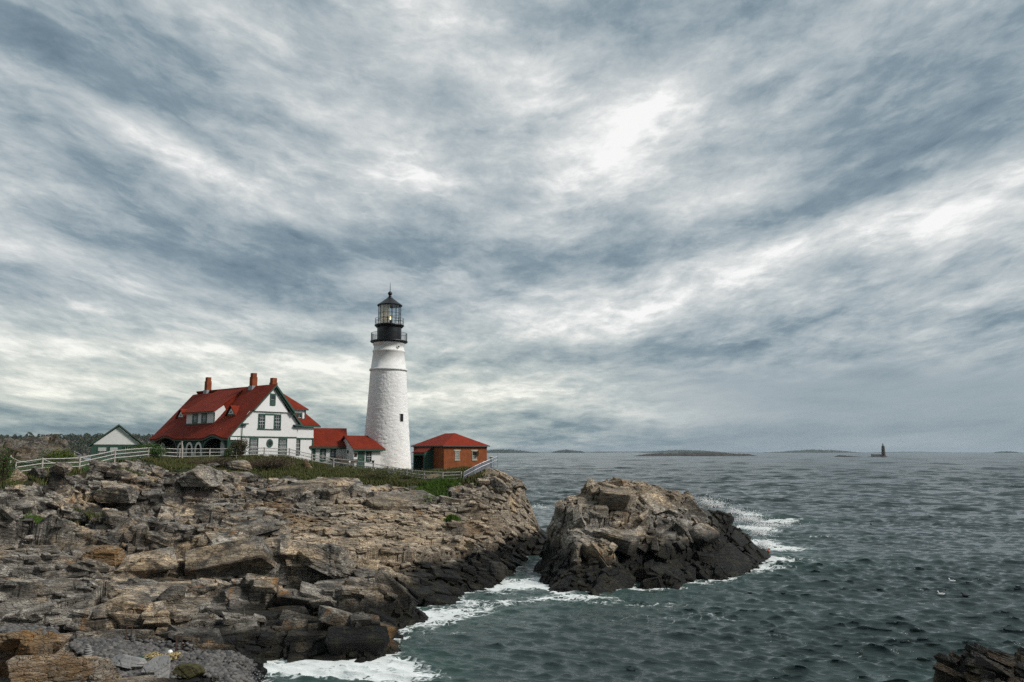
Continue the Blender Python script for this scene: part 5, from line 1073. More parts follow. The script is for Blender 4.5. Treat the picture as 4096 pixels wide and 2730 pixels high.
# ------------------------------------------------------------------ far wooded shore and islands
FARROCK=simple('far_shore_rock',(.20,.17,.13),.9,.3,.02); ISLROCK=simple('island_rock',(.045,.04,.035),.9,.4,.05); FARLAND=simple('far_land',(.03,.042,.022),.9,.4,.01)
TREEM=leafmat('far_foliage',(.022,.036,.010),(.065,.072,.020)); TREEB=leafmat('far_foliage_bare',(.04,.035,.03),(.06,.05,.04)); ISLM=leafmat('island_foliage',(.010,.018,.012),(.028,.038,.020))
def crowns(pts,seed,k=46,q=.34):
    g=np.random.default_rng(seed); P_=np.array([p[:3] for p in pts]); H=np.array([p[3] for p in pts]); n=len(P_)
    C=[];
    for i in range(n):
        cz=H[i]*.58; rx=H[i]*(.30+.12*g.random()); rz=H[i]*.44
        d=g.normal(size=(k,3)); d/=np.linalg.norm(d,axis=1)[:,None]; rad=g.random(k)**.35
        p=P_[i]+np.stack([d[:,0]*rx,d[:,1]*rx,cz+d[:,2]*rz],-1)*np.stack([rad,rad,np.ones(k)*1.0],-1)
        a=g.normal(size=(k,3)); a/=np.linalg.norm(a,axis=1)[:,None]; b=np.cross(a,g.normal(size=(k,3))); b/=np.linalg.norm(b,axis=1)[:,None]; s=H[i]*q*(.4+.6*g.random((k,1)))*.6
        C.append(np.stack([p-a*s,p-b*s*.7,p+a*s,p+b*s*.7],1).reshape(-1,3))
    co_=np.concatenate(C); return co_,np.arange(len(co_)).reshape(-1,4)
DS=1950.0; fxs=np.linspace(-1750,-560,120); fys=np.linspace(DS-40,DS+620,24); FX,FY=np.meshgrid(fxs,fys)
ft=(FY-DS)/600; uu=2048+FX*F/DS/1.0
FZ=-6+9*sst(FY,DS-20,DS+12)+52*sst(ft,0.02,.85)*(.75+.35*fbm(FX/260,FY*0+3.3,5)+.1)+4*fbm(FX/60,FY/60,6)
FZ*=sst(FX,-560,-760)*.9+.1
far=npmesh('far_shore',np.stack([FX,FY,FZ],-1).reshape(-1,3),gridquads(*FX.shape),FARROCK,smooth=True); tag(far,'low rocky shore far across the cove on the left','shore',kind='structure')
g=random.Random(4); tp=[];tb=[]
for i in range(1500):
    x=g.uniform(-1740,-600); y=DS+18+g.random()**1.2*560; ii=np.searchsorted(fxs,x)-1; jj=int(np.clip(np.searchsorted(fys,y)-1,0,23)); h=g.uniform(11,20)
    if g.random()<.025: h*=1.35
    (tb if g.random()<.16 else tp).append((x,y,float(FZ[jj,ii])-1,h))
c_,q_=crowns(tp,31); o=npmesh('far_wood',c_,q_,TREEM); tag(o,'dense green wood covering the far shore','wood',kind='stuff')
c_,q_=crowns(tb,32,30,.3); o=npmesh('bare_wood',c_,q_,TREEB); tag(o,'patches of bare grey brown trees within the far wood','wood',kind='stuff')
# grey roofed house in the far wood
a=P(283,1766,DS+330); hh=empty('far_house',(a[0],a[1]-120,a[2]-3),.2); tag(hh,'wide grey roofed house half hidden in the far wood','house'); m=MB(); m.box(-16,16,-6,6,-4,5); m.build('wall',simple('far_wall',(.16,.16,.16),.8),hh); m=MB(); m.prism([(-18,-8,5.02),(18,-8,5.02),(12,0,12),(-12,0,12)],(0,0,-.3)); m.prism([(-18,8,5.02),(18,8,5.02),(12,0,12),(-12,0,12)],(0,0,-.3)); m.build('roof',simple('far_grey_roof',(.12,.125,.14),.8),hh)
def island(u0,u1,vb,D,prof,label,rocky=.0,seed=0,trees=80,th=9,depth=None):
    """prof: list of (fraction, height in photo px above the waterline)"""
    x0=P(u0,1808,D)[0]; x1=P(u1,1808,D)[0]; L=x1-x0; dp=depth or L*.22; nx,ny=90,22
    xs=np.linspace(x0,x1,nx); ys=np.linspace(D-dp*.3,D+dp*.7,ny); X,Y=np.meshgrid(xs,ys); s=(X-x0)/L; t=(Y-ys[0])/dp
    hgt=np.interp(s,[p[0] for p in prof],[p[1]*D/F for p in prof]); env=np.clip(np.sin(np.pi*np.clip(t,0,1)),0,1)**.6
    Z=hgt*env*(1+.5*fbm(X/(L*.06),Y/(L*.06),seed))-1.0*(1-env)*2
    o=npmesh('island',np.stack([X,Y,Z],-1).reshape(-1,3),gridquads(*X.shape),ISLROCK if rocky else FARLAND,smooth=False); tag(o,label,'island',kind='structure')
    if trees:
        gg=random.Random(seed); ts=[]
        for _ in range(trees):
            i=gg.randrange(4,nx-4); j=gg.randrange(3,ny-4)
            if Z[j,i]<.35*hgt.max()*(1 if not rocky else 1.1): continue
            ts.append((X[j,i],Y[j,i],Z[j,i]-.18*th,th*gg.uniform(.45,.75)))
        if ts: c_,q_=crowns(ts,seed+9,26,.36); o2=npmesh('island_wood',c_,q_,ISLM); tag(o2,'dark trees covering '+label,'wood',kind='stuff')
island(2535,3034,1825,2190,[(0,0),(.06,5),(.15,9),(.3,12),(.5,14),(.66,15),(.8,10),(.93,8),(1,0)],'the near low island with rocky edges in the bay',1,1,500,2.6)
island(2563,2900,1810,9500,[(0,1),(.2,6),(.5,11),(.75,8),(1,2)],'the blue grey island behind the near rocky one',0,2,120,16)
island(1947,2152,1809,8000,[(0,9),(.25,13),(.5,12),(.75,7),(.8,5),(1,3)],'the dark island just right of the brick building',0,3,130,14)
island(2208,2339,1809,8500,[(0,3),(.25,9),(.5,11),(.75,8),(1,4)],'the small humped island between the brick building and the rocky one',0,4,110,14)
island(2353,2450,1809,11000,[(0,1),(.5,4),(1,1)],'the faint low island left of the near rocky one',0,5,30,10)
island(3067,3450,1810,9500,[(0,1),(.15,4),(.35,9),(.5,12),(.75,9),(.9,4),(1,1)],'the long low island left of the distant lighthouse',0,6,160,14)
island(3984,4074,1811,8000,[(0,3),(.3,6),(.7,5),(1,3)],'the small dark island at the right edge of the bay',0,7,60,9)
island(2150,3000,1809,15000,[(0,1),(.3,3),(.6,3.5),(1,1)],'the faintest strip of land on the horizon behind the islands',0,8,0,9,2500)
island(3560,3800,1809,14000,[(0,1),(.5,3),(1,.5)],'the thin line of land right of the distant lighthouse',0,9,0,9,1500)
island(3340,3448,1829,1830,[(0,2),(.15,7),(.45,5),(.7,3),(1,1)],'the bare black ledge left of the distant lighthouse',1,10,0)
island(3474,3552,1829,1827,[(0,1),(.35,3),(.75,6),(.9,5),(1,0)],'the bare black ledge under the distant lighthouse',1,11,0,9,26)
a=P(3534.5,1826.5,1830); rl=empty('lighthouse',(a[0],a[1],0)); tag(rl,'distant dark granite lighthouse standing on a ledge at sea','lighthouse')
DG=simple('dark_granite',(.085,.065,.05),.85,.25,.5); kx_=1830/F
m=MB(); m.lathe([(8.2*kx_,0),(7.9*kx_,3),(6.0*kx_,36*kx_+2),(6.6*kx_,37*kx_+2),(6.6*kx_,38.5*kx_+2)],20); m.build('tower_shaft',DG,rl)
zt=38.5*kx_+2; m=MB(); m.lathe([(3.6*kx_,zt),(3.4*kx_,zt+3.5*kx_)],16); m.build('watch_room',IRON,rl)
m=MB(); m.lathe([(2.9*kx_,zt+3.5*kx_),(2.9*kx_,zt+7.5*kx_)],16); m.build('lantern',simple('far_lantern',(.6,.62,.6),.3),rl)
m=MB(); m.lathe([(3.5*kx_,zt+7.5*kx_),(1.2*kx_,zt+10*kx_),(.5*kx_,zt+12.5*kx_)],16); m.build('lantern_roof',IRON,rl)
pr=empty('wooden_pier',(a[0],a[1],0)); tag(pr,'spindly dark pier on legs beside the distant lighthouse','pier')
m=MB(); m.box(-49*kx_,-7*kx_,-2,2,10.0*kx_-.4,10.0*kx_+.2); m.box(-49*kx_,-42*kx_,-2,2,11*kx_,12*kx_); m.build('deck',DG,pr)
for k in range(10): x=(-48+k*4.6)*kx_; m=MB(); m.box(x-.3,x+.3,-1.5,1.5,-.5,10*kx_-.4); m.build('pile',DG,pr)
# ------------------------------------------------------------------ loose rocks, pebbles, litter on the shore
def boulder(name,label,pos,size,seed,mat=None,flat=.25,rot=0.0,tilt=(0,0),cuts=9,wetv=0.0,stainv=0.0,group=None,sub=5):
    bm=bmesh.new(); bmesh.ops.create_icosphere(bm,subdivisions=sub,radius=1.0); g=np.random.default_rng(seed)
    co=np.array([v.co[:] for v in bm.verts])
    for k in range(cuts):
        n=g.normal(size=3); n[2]*=.8; n/=np.linalg.norm(n); d=.46+.3*g.random(); s=co@n-d; co=np.where((s>0)[:,None],co-np.outer(s,n)*.98,co)
    co+=.05*np.stack([fbm(co[:,0]*2.2+seed,co[:,1]*2.2+co[:,2],seed),fbm(co[:,1]*2.2+seed,co[:,2]*2.2+co[:,0],seed+1),fbm(co[:,2]*2.2+seed,co[:,0]*2.2+co[:,1],seed+2)],-1)
    bd=np.array([.35*g.normal(),.35*g.normal(),1.0]); bd/=np.linalg.norm(bd); tt=co@bd; ph=fbm(co[:,0]*1.2+seed,co[:,1]*1.2,seed+5)*.5; sg=terrace(tt,.30,.25,ph); co=co*(1+(.035*((sg-tt)/.15))[:,None]*np.array([1,1,.25]))
    e_,c1,c2,_,_=voro(co[:,0]*1.6+co[:,2]*.5+seed,co[:,1]*1.6-co[:,2]*.7,seed); co=co*(1-.06*np.exp(-(e_/.06)**2)+.12*(hsh(c1,c2,seed)-.5))[:,None]
    co[:,2]=np.where(co[:,2]<-.55,-.55,co[:,2]); co*=np.array(size); co[:,2]+=size[2]*(.55-flat)
    for v,c in zip(bm.verts,co): v.co=c
    me=bpy.data.meshes.new(name); bm.to_mesh(me); bm.free()
    for an,av in (('tone',.5),('clean',0),('wet',wetv),('stain',stainv),('veg',0),('lawn',0),('sand',0)):
        a=me.attributes.new(an,'FLOAT','POINT'); a.data.foreach_set('value',np.full(len(me.vertices),av,dtype=np.float32))
    me.materials.append(mat or ROCK); o=bpy.data.objects.new(name,me); COL.objects.link(o); o.location=pos; o.rotation_euler=(tilt[0],tilt[1],rot)
    return tag(o,label,'rock',group)
def onQ(u,v,Y): 
    p=PQ(u,v,Y); return (p[0],p[1],hz(p[0],p[1])-.04)
def onpix(u,v,Y0,Y1):
    """first place on the headland that the sight line through a photo point meets"""
    d=ray(u,v); Y=Y0
    while Y<Y1:
        x=d[0]/d[1]*Y; z=HC+d[2]/d[1]*Y
        if z<=hz(x,Y): return (x,Y,hz(x,Y)-.03)
        Y+=.1
    return (d[0]/d[1]*Y1,Y1,hz(d[0]/d[1]*Y1,Y1))
def K(x,y): return (x/2.139,2200+y/2.139)         # crop of the lower left corner
GREYST=simple('smooth_grey_stone',(.22,.215,.21),.8,.2,2.5,.5); WEEDR=simple('weed_covered_stone',(.05,.045,.016),.9,.4,4,.7)
boulder('boulder','big smooth grey boulder with a pointed top on the pebbles',onpix(*K(1350,1110),30,60),(.92,.8,.72),41,GREYST,.2,.4,cuts=11)
boulder('boulder','flat grey slab lying on the pebbles left of the smooth grey boulder',onpix(*K(1060,985),30,60),(1.25,.75,.38),42,GREYST,.15,-.35,cuts=10)
boulder('boulder','rounded brown seaweed covered boulder right of the smooth grey boulder',onpix(*K(1590,1075),30,60),(.85,.55,.42),43,WEEDR,.2,.1)
boulder('boulder','large dark brown wedge of rock at the left edge of the beach',onpix(*K(350,950),30,60),(.78,.8,.95),44,None,.2,.2,stainv=.55,wetv=.55,cuts=8)
boulder('boulder','orange stained rock at the lower left corner, topmost',onpix(*K(80,940),30,60),(1.1,.8,.55),45,None,.2,.5,stainv=1.,cuts=9)
boulder('boulder','orange stained rock with a squared end beside the dark brown wedge',onpix(*K(215,930),30,60),(.6,.6,.65),46,None,.2,-.2,stainv=1.,cuts=8)
boulder('boulder','broad streaked tan boulder at the bottom edge',onpix(*K(800,1090),30,60),(1.7,1.1,.8),47,None,.3,.25,stainv=.25,cuts=10)
boulder('boulder','low tan boulder with orange flank at the bottom left edge',onpix(*K(380,1100),30,60),(2.1,1.2,.75),48,None,.25,.1,stainv=.6,cuts=10)
boulder('boulder','ochre yellow block wedged in the middle of the ledges',onpix(*K(930,125),40,80),(2.0,1.2,1.15),49,None,.35,.12,tilt=(.12,-.1),stainv=.85,cuts=7)
boulder('boulder','tilted pale block leaning on the slab above the dark shelf',onpix((1000+600/1.889),1900+755/1.889,40,90),(2.6,1.5,1.5),50,None,.3,.5,tilt=(.2,.35),cuts=7)
boulder('boulder','broken wedge block left of the tilted pale block',onpix((1000+430/1.889),1900+765/1.889,40,90),(1.3,1.0,.8),51,None,.3,-.2,tilt=(.1,-.3),cuts=7)
boulder('boulder','long squared block lying across the lower ledges',onpix(*K(1990,450),40,80),(1.55,1.0,.8),52,None,.35,.5,tilt=(.1,-.25),cuts=7)
boulder('boulder','pale squared block with split end on the lower ledges',onpix(*K(1480,430),40,80),(1.1,.8,.75),53,None,.3,.3,tilt=(.1,-.2),cuts=7)
boulder('boulder','big cracked block below the bank with dark front',onpix(580+720/3.2667,1460+1500/3.2667,60,98),(2.3,1.7,1.6),54,None,.42,.3,cuts=7)
boulder('boulder','rounded pale boulder at the top of the bank',onpix(580+890/3.2667,1460+1335/3.2667,60,98),(1.15,.8,.6),55,None,.25,.1,cuts=12)
boulder('boulder','flat topped blocky boulder under the upright shrub',onpix(580+1215/3.2667,1460+1370/3.2667,60,98),(2.2,1.3,.95),56,None,.3,-.15,cuts=7)
boulder('boulder','leaning yellow lichened stone on the slope beneath the link building',onpix(1220+110/7.353,1700+1300/7.353,60,99),(.55,.5,1.05),57,None,.2,.2,tilt=(.0,-.4),stainv=.5,cuts=8)
boulder('boulder','steep grey block at the right end of the steel railing',PQ(1135,1094,93.6),(2.0,1.5,1.5),58,None,1.15,.2,tilt=(.1,.15),cuts=8)
boulder('boulder','dark slab jutting over the water behind the point',PQ(1183,1113,97.2),(1.6,1.3,.6),59,None,.8,.1,tilt=(.0,-.12),cuts=8)
boulder('boulder','pointed tan boulder poking above the left fence rails',onpix(*A_(350,1165),60,80),(1.2,.9,.85),60,None,.3,.1,cuts=8)
boulder('boulder','tan boulder left of the pointed one below the fence',onpix(*A_(140,1190),60,80),(1.15,.9,.8),61,None,.3,-.3,cuts=8)
boulder('boulder','tan boulder right of the pointed one below the fence',onpix(*A_(540,1210),60,84),(1.0,.8,.9),62,None,.3,.3,cuts=8)
boulder('boulder','wide dark fronted boulder above the bramble hollow',onpix(*A_(1120,1400),60,90),(2.5,1.4,1.1),63,None,.42,.1,cuts=7)
boulder('boulder','black wave washed rock at the mouth of the channel',WQ(1122,1330,.3),(1.9,1.5,1.15),64,None,.2,.1,wetv=.95,cuts=8)
boulder('boulder','black half sunk rock in the foam below the long cliff',WQ(1075,1357,.0),(1.0,.7,.5),65,None,.2,.1,wetv=.95,cuts=8)
boulder('boulder','dark wet rock in the wash at the foot of the shelf',WQ(695,1503,.1),(1.2,.8,.6),66,None,.25,.1,wetv=.9,cuts=8)
# pebble beach
pr_=np.random.default_rng(77); xs=[];ys=[]
bj,bi=np.where(beach>.25); sel=pr_.choice(len(bi),24000); xs=GX[bj[sel],bi[sel]]+pr_.normal(size=len(sel))*.05; ys=GY[bj[sel],bi[sel]]+pr_.normal(size=len(sel))*.05
zsx=ZR[bj[sel],bi[sel]]
base=bmesh.new(); bmesh.ops.create_icosphere(base,subdivisions=1,radius=1); bv=np.array([v.co[:] for v in base.verts]); bf=np.array([[v.index for v in f.verts] for f in base.faces]); base.free()
n=len(xs); s=.032+.15*pr_.random(n)**4.5; sc3=np.stack([s*(.8+.5*pr_.random(n)),s*(.8+.5*pr_.random(n)),s*(.5+.3*pr_.random(n))],-1); q=pr_.random(n)*6.283
V=bv[None]*sc3[:,None]; V=np.stack([V[...,0]*np.cos(q)[:,None]-V[...,1]*np.sin(q)[:,None],V[...,0]*np.sin(q)[:,None]+V[...,1]*np.cos(q)[:,None],V[...,2]],-1)+np.stack([xs,ys,zsx+s*.15],-1)[:,None]
Fq=(bf[None]+(np.arange(n)*len(bv))[:,None,None]).reshape(-1,3)
pm,nt,b=newmat('pebble_stone'); geo=nd(nt,'ShaderNodeNewGeometry'); r_=geo.outputs['Random Per Island']; zz_=nd(nt,'ShaderNodeSeparateXYZ',{0:geo.outputs['Position']}).outputs[2]
colp=mixc(nt,r_,c4((.035,.036,.038)),c4((.15,.14,.13))); wetp=rng(nt,zz_,.85,.35); nt.links.new(mixc(nt,wetp,colp,c4((.022,.023,.025))),b.inputs['Base Color']); nt.links.new(rng(nt,wetp,0,1,.8,.3),b.inputs['Roughness'])
o=npmesh('pebbles',V.reshape(-1,3),Fq,pm,smooth=True); tag(o,'grey and black pebbles covering the small beach','pebbles',kind='stuff')
# cairn of stacked stones on the pebbles
cp=onpix(*K(745,915),30,60); ca=empty('stone_cairn',cp); tag(ca,'little cairn of stacked flat stones on the pebble beach','cairn')
zc=0.0
for k,(r1,h) in enumerate(((.24,.12),(.2,.10),(.19,.11),(.15,.09),(.12,.08),(.08,.07))):
    m=MB(); m.lathe([(r1*.7,zc),(r1,zc+h*.3),(r1*.95,zc+h*.7),(r1*.6,zc+h)],12,c=(random.uniform(-.02,.02),random.uniform(-.02,.02))); m.build('stone',GREYST,ca,True); zc+=h*.98
# heap of net and rope with a white float
ROPEM=simple('straw_rope',(.40,.31,.15),.9,.3,9); NETM=simple('green_net',(.012,.07,.055),.8,.3,9)
hp_=onpix(*K(1350,960),30,60); nh=empty('fishing_net',hp_); tag(nh,'tangled heap of straw coloured rope and green net washed ashore','fishing net')
g=random.Random(8); m=MB()
for s_ in range(34):
    pts=[]; c=Vector((g.uniform(-.65,.75),g.uniform(-.3,.3),.05)); d=Vector((g.uniform(-1,1),g.uniform(-1,1),0))
    for k in range(9): pts.append(c+Vector((math.cos(k*.9+s_)*.22,math.sin(k*.9+s_)*.2,.1+.16*math.sin(k*1.3+s_)+.1*g.random()))+d*.03*k)
    m.path(pts,.022,5)
m.build('rope',ROPEM,nh)
m=MB()
for s_ in range(22):
    c=Vector((g.uniform(-.95,-.35),g.uniform(-.3,.3),.05)); pts=[c+Vector((math.cos(k*1.1+s_)*.2,math.sin(k*1.1+s_)*.2,.08+.14*g.random())) for k in range(8)]; m.path(pts,.026,5)
m.build('net',NETM,nh)
m=MB(); m.lathe([(.02,-.13),(.1,-.1),(.14,0),(.1,.1),(.02,.13)],16); fo=m.build('net_float',WPOST,None,True); p=onpix(*K(1450,955),30,60); fo.location=(p[0],p[1],p[2]+.42); fo.rotation_euler=(.6,.5,0); tag(fo,'white float on top of the tangled rope heap','float')
# iron staples let into the ledge
for k,(x,y,lb) in enumerate(((1100,790,'rusty iron staple in the rock above the pebble beach, the one farther left'),(1527,865,'rusty iron staple in the rock nearest the rope heap'),)):
    p=onpix(*K(x,y),30,60); m=MB(); m.path([(-.13,0,-.2),(-.13,0,.75),(.13,0,.75),(.13,0,-.2)],.03,6); o=m.build('iron_staple',simple('rusty_iron',(.07,.04,.025),.8)); o.location=p; o.rotation_euler=(0,0,.5); tag(o,lb,'staple')
# guano streak and quartz vein patches
def patchmesh(name,label,pts,mat,cat):
    g=random.Random(len(label)); vs=[];fs=[]
    for (x,y,z) in pts: vs.append((x,y,z))
    return None
# eider ducks on the water
def duck(u,v,label,white,rot):
    p=W(u,v); o=empty('duck',(p[0],p[1],.06),rot); tag(o,label,'duck','ducks afloat off the near rock')
    bm=bmesh.new(); bmesh.ops.create_uvsphere(bm,u_segments=16,v_segments=10,radius=1)
    for v_ in bm.verts:
        x,y,z=v_.co; v_.co=(x*.30,y*.14*(1-.25*abs(x)),z*.11+(.06*max(0,-x-.5)))
    r=bmesh.ops.create_uvsphere(bm,u_segments=12,v_segments=8,radius=1)
    for v_ in r['verts']: x,y,z=v_.co; v_.co=(x*.075+.26,y*.055,z*.062+.2)
    r=bmesh.ops.create_cone(bm,segments=10,radius1=.055,radius2=.042,depth=.16,cap_ends=True)
    for v_ in r['verts']: x,y,z=v_.co; v_.co=(x+.22+.2*z,y,z+.12)
    me=bpy.data.meshes.new('body'); bm.to_mesh(me); bm.free(); me.materials.append(WPOST if white else DKM); me.polygons.foreach_set('use_smooth',[True]*len(me.polygons)); b_=bpy.data.objects.new('body',me); COL.objects.link(b_); b_.parent=o
    m=MB(); m.lathe([(.005,.0),(.028,.04),(.03,.09)],8); bl=m.build('bill',DKM,o); bl.location=(.42,0,.18); bl.rotation_euler=(0,-1.45,0)
    m=MB(); m.prism([(-.33,-.06,.03),(-.33,.06,.03),(-.05,.13,.06),(.1,.0,.115),(-.05,-.13,.06)],(0,0,.012)); m.build('wing',DKM,o)
    return o
C8=lambda x,y:(3660+x/3.647,2300+y/3.647)
duck(*C8(545,103),'white backed duck farthest out of the four',True,2.8)
duck(*C8(417,262),'dark duck close behind a white backed one',False,.3)
duck(*C8(385,294),'white backed duck with the dark duck just behind it',True,2.9)
duck(*C8(742,314),'black and white duck on its own nearest the corner rock',False,3.0)
p=W(2500+1452/1.4743,2000+147/1.4743); m=MB(); m.lathe([(.02,-.2),(.14,-.15),(.16,.12),(.05,.25),(.03,.5)],12); o=m.build('lobster_buoy',simple('buoy_dark',(.06,.03,.02),.5)); o.location=(p[0],p[1],.05); tag(o,'small dark buoy far out on the open water','buoy')
p=W(1900+2125/1.81,1800+748/1.81); m=MB(); m.lathe([(.02,-.2),(.17,-.15),(.2,.12),(.06,.3),(.03,.5)],12); o=m.build('lobster_buoy',simple('buoy_orange',(.40,.09,.03),.5)); o.location=(p[0],p[1],.1); tag(o,'small orange buoy in the foam at the islet end','buoy')
# spray thrown up where the swell breaks on the islet
g=np.random.default_rng(91); pts=[];siz=[]
for (u,v,Y,rx,ry,rz_,n,s) in ((1640,1163,92,1.5,.6,.6,2600,.028),(1622,1157,92,.8,.5,.6,1300,.028),(1690,1178,94,1.3,.8,.45,1200,.03),(1722,1195,93,1.5,1.2,.6,2600,.03),(1752,1255,90.2,.9,.9,.6,1700,.028),(1745,1225,91.5,1.1,1.1,.6,2000,.03),(1768,1207,95,2.8,1.0,.45,1600,.03)):
    c=np.array(PQ(u,v,Y)); d=g.normal(size=(n,3))*np.array([rx,ry,rz_])*(.12+.6*g.random((n,1))**1.4); d[:,2]=np.abs(d[:,2])*1.3-.35*rz_; pts.append(c+d); siz.append(s*(.4+1.1*g.random(n)))
pts=np.concatenate(pts); siz=np.concatenate(siz); n=len(pts)
tet=np.array([[1,1,1],[1,-1,-1],[-1,1,-1],[-1,-1,1]])*.8; V=pts[:,None]+tet[None]*siz[:,None,None]; Fq=(np.array([[0,1,2],[0,3,1],[0,2,3],[1,3,2]])[None]+(np.arange(n)*4)[:,None,None]).reshape(-1,3)
o=npmesh('sea_spray',V.reshape(-1,3),Fq,simple('white_spray',(.82,.84,.84),.9,.03)); tag(o,'white spray bursting up behind and beside the islet end','spray',kind='stuff')
SUN_E=3.1; SKY_UNSEEN=-.75; EXPO=0.0; HAZE=3.6e-5
# ------------------------------------------------------------------ sky, light, camera
w=bpy.data.worlds.new('World'); sc.world=w; w.use_nodes=True; nt=w.node_tree; nt.nodes.clear()
SUND=Vector((.86,-.22,.78)).normalized(); SEL=math.asin(SUND.z); SAZ=math.atan2(SUND.x,SUND.y)
tcg=nd(nt,'ShaderNodeTexCoord').outputs['Generated']
dirv=nd(nt,'ShaderNodeVectorMath',{0:tcg},operation='NORMALIZE').outputs[0]
sx=nd(nt,'ShaderNodeSeparateXYZ',{0:dirv})
az=ma(nt,'ARCTAN2',sx.outputs[0],sx.outputs[1]); el=ma(nt,'ARCSINE',sx.outputs[2])
ae=nd(nt,'ShaderNodeCombineXYZ',{0:az,1:el,2:0.0}).outputs[0]
# cloud coordinate: bands sag towards the middle of the view, and crowd towards the horizon
az2=ma(nt,'MULTIPLY',az,az)
sag=ma(nt,'SUBTRACT',el,ma(nt,'MULTIPLY',ma(nt,'MINIMUM',az2,.30),ma(nt,'MULTIPLY',rng(nt,el,.02,.35),.11)))
lg=ma(nt,'LOGARITHM',ma(nt,'ADD',ma(nt,'MAXIMUM',sag,-.03),.06),2.718)
cv=nd(nt,'ShaderNodeCombineXYZ',{0:ma(nt,'DIVIDE',az,ma(nt,'ADD',ma(nt,'MAXIMUM',el,0.0),.22)),1:lg,2:0.0}).outputs[0]
wv=noi(nt,mapping(nt,cv,scale=(1.1,1.2,1)),2.0,4,.55,out=1)
cv2=nd(nt,'ShaderNodeVectorMath',{0:cv,1:nd(nt,'ShaderNodeVectorMath',{0:wv,3:.13},operation='SCALE').outputs[0]},operation='ADD').outputs[0]
nA=noi(nt,mapping(nt,cv2,loc=(3.1,1.7,0),scale=(1.0,1.45,1)),1.9,12,.60,.0)
nB=noi(nt,mapping(nt,cv2,loc=(7.7,-2.3,0),rot=(0,0,.12),scale=(1.25,2.25,1)),3.1,12,.63,.0)
nC=noi(nt,mapping(nt,cv2,loc=(1.2,9.1,0),scale=(2.8,3.6,1)),4.6,12,.68,.0)
# blobs given as sight lines: (u,v, half-width, half-height in photo-2353 units, tilt deg, strength)
BL=[(1450,300,130,70,-35,.30),(1110,130,150,110,30,-.24),(560,370,120,40,20,-.08),(1300,215,300,100,15,.17),(400,372,330,26,22,.34),(1170,370,360,60,-12,.16),(1920,560,260,48,-6,.30),(2230,420,150,60,-18,.34),(1750,690,420,40,4,.16),(1480,690,220,32,-14,.26),(420,700,200,40,-8,.22),(1040,130,300,90,30,.14),(640,90,240,60,25,.10),(520,900,640,55,3,.26),(1250,920,500,38,6,.22),(300,620,150,28,4,.14),(860,345,260,35,25,.2),(2210,20,120,120,0,.12),(1650,470,300,40,-14,.16),(700,480,260,32,20,.18),(1130,760,300,30,0,.16),(60,460,160,60,20,.06),(900,830,300,30,0,.12),(200,780,300,30,0,.10),(1050,420,240,26,8,.12),
    (2200,310,190,90,-15,-.26),(1980,330,150,60,-10,-.14),(1880,455,230,42,-12,-.24),(1200,590,430,38,4,-.20),(650,575,360,50,-6,-.22),(640,660,150,44,0,-.22),(160,200,280,100,22,-.20),(560,230,330,70,20,-.14),(180,520,300,40,10,-.14),(2060,740,300,32,2,-.22),(1650,800,300,26,3,-.16),(1000,825,110,16,8,-.24),(2300,60,200,160,0,-.12),(2300,640,140,60,0,-.12),(1560,250,120,30,-30,-.12),(2150,930,620,90,0,-.13),(1750,960,300,60,0,-.06),(60,918,100,9,2,-.22),(1080,960,200,16,3,-.16),(330,990,520,34,0,-.27),(1350,1000,700,22,0,-.20),(820,690,260,40,0,-.10),(900,470,160,24,6,-.10)]
tot=None
for (u,v,ru,rv,tilt,s) in BL:
    d=ray(u*Q,v*Q); L=math.sqrt(sum(k*k for k in d)); a0=math.atan2(d[0],d[1]); e0=math.asin(d[2]/L)
    k=Q/F*1.25
    mp=nd(nt,'ShaderNodeMapping',{'Vector':nd(nt,'ShaderNodeVectorMath',{0:ae,1:nd(nt,'ShaderNodeVectorMath',{0:wv,3:.05},operation='SCALE').outputs[0]},operation='ADD').outputs[0],'Location':(a0+.025,e0+.025,0),'Rotation':(0,0,math.radians(-tilt)),'Scale':(ru*k,rv*k,1)},vector_type='TEXTURE').outputs[0]
    ln=nd(nt,'ShaderNodeVectorMath',{0:mp},operation='LENGTH').outputs['Value']
    g=nd(nt,'ShaderNodeMath',{0:2.718,1:ma(nt,'MULTIPLY',ma(nt,'MULTIPLY',ln,ln),-1.0)},operation='POWER').outputs[0]
    tot=ma(nt,'MULTIPLY_ADD',g,s,tot if tot is not None else 0.0)
nD=noi(nt,mapping(nt,cv2,loc=(4.4,2.2,0),scale=(1.5,2.4,1)),2.4,8,.62)
bil_=ma(nt,'SUBTRACT',.34,ma(nt,'ABSOLUTE',ma(nt,'MULTIPLY',ma(nt,'SUBTRACT',nD,.5),3.2)))
calm=rng(nt,ma(nt,'MULTIPLY',rng(nt,az,.02,.30),rng(nt,el,.135,.07)),0,1,1,.13,False)
nz=ma(nt,'ADD',ma(nt,'MULTIPLY',ma(nt,'SUBTRACT',nA,.5),.85),ma(nt,'MULTIPLY',ma(nt,'SUBTRACT',nB,.5),.85))
nE=noi(nt,mapping(nt,cv2,loc=(9.4,6.2,0),scale=(1.2,2.0,1)),2.2,12,.60)
edg=ma(nt,'SUBTRACT',rng(nt,nE,.47,.545),.5)
nz=ma(nt,'ADD',nz,ma(nt,'MULTIPLY',bil_,.30))
nz=ma(nt,'ADD',nz,ma(nt,'MULTIPLY',edg,.12))
nz=ma(nt,'ADD',nz,ma(nt,'MULTIPLY',ma(nt,'SUBTRACT',nC,.5),.52))
val=ma(nt,'ADD',ma(nt,'ADD',ma(nt,'MULTIPLY',nz,calm),tot),.50)
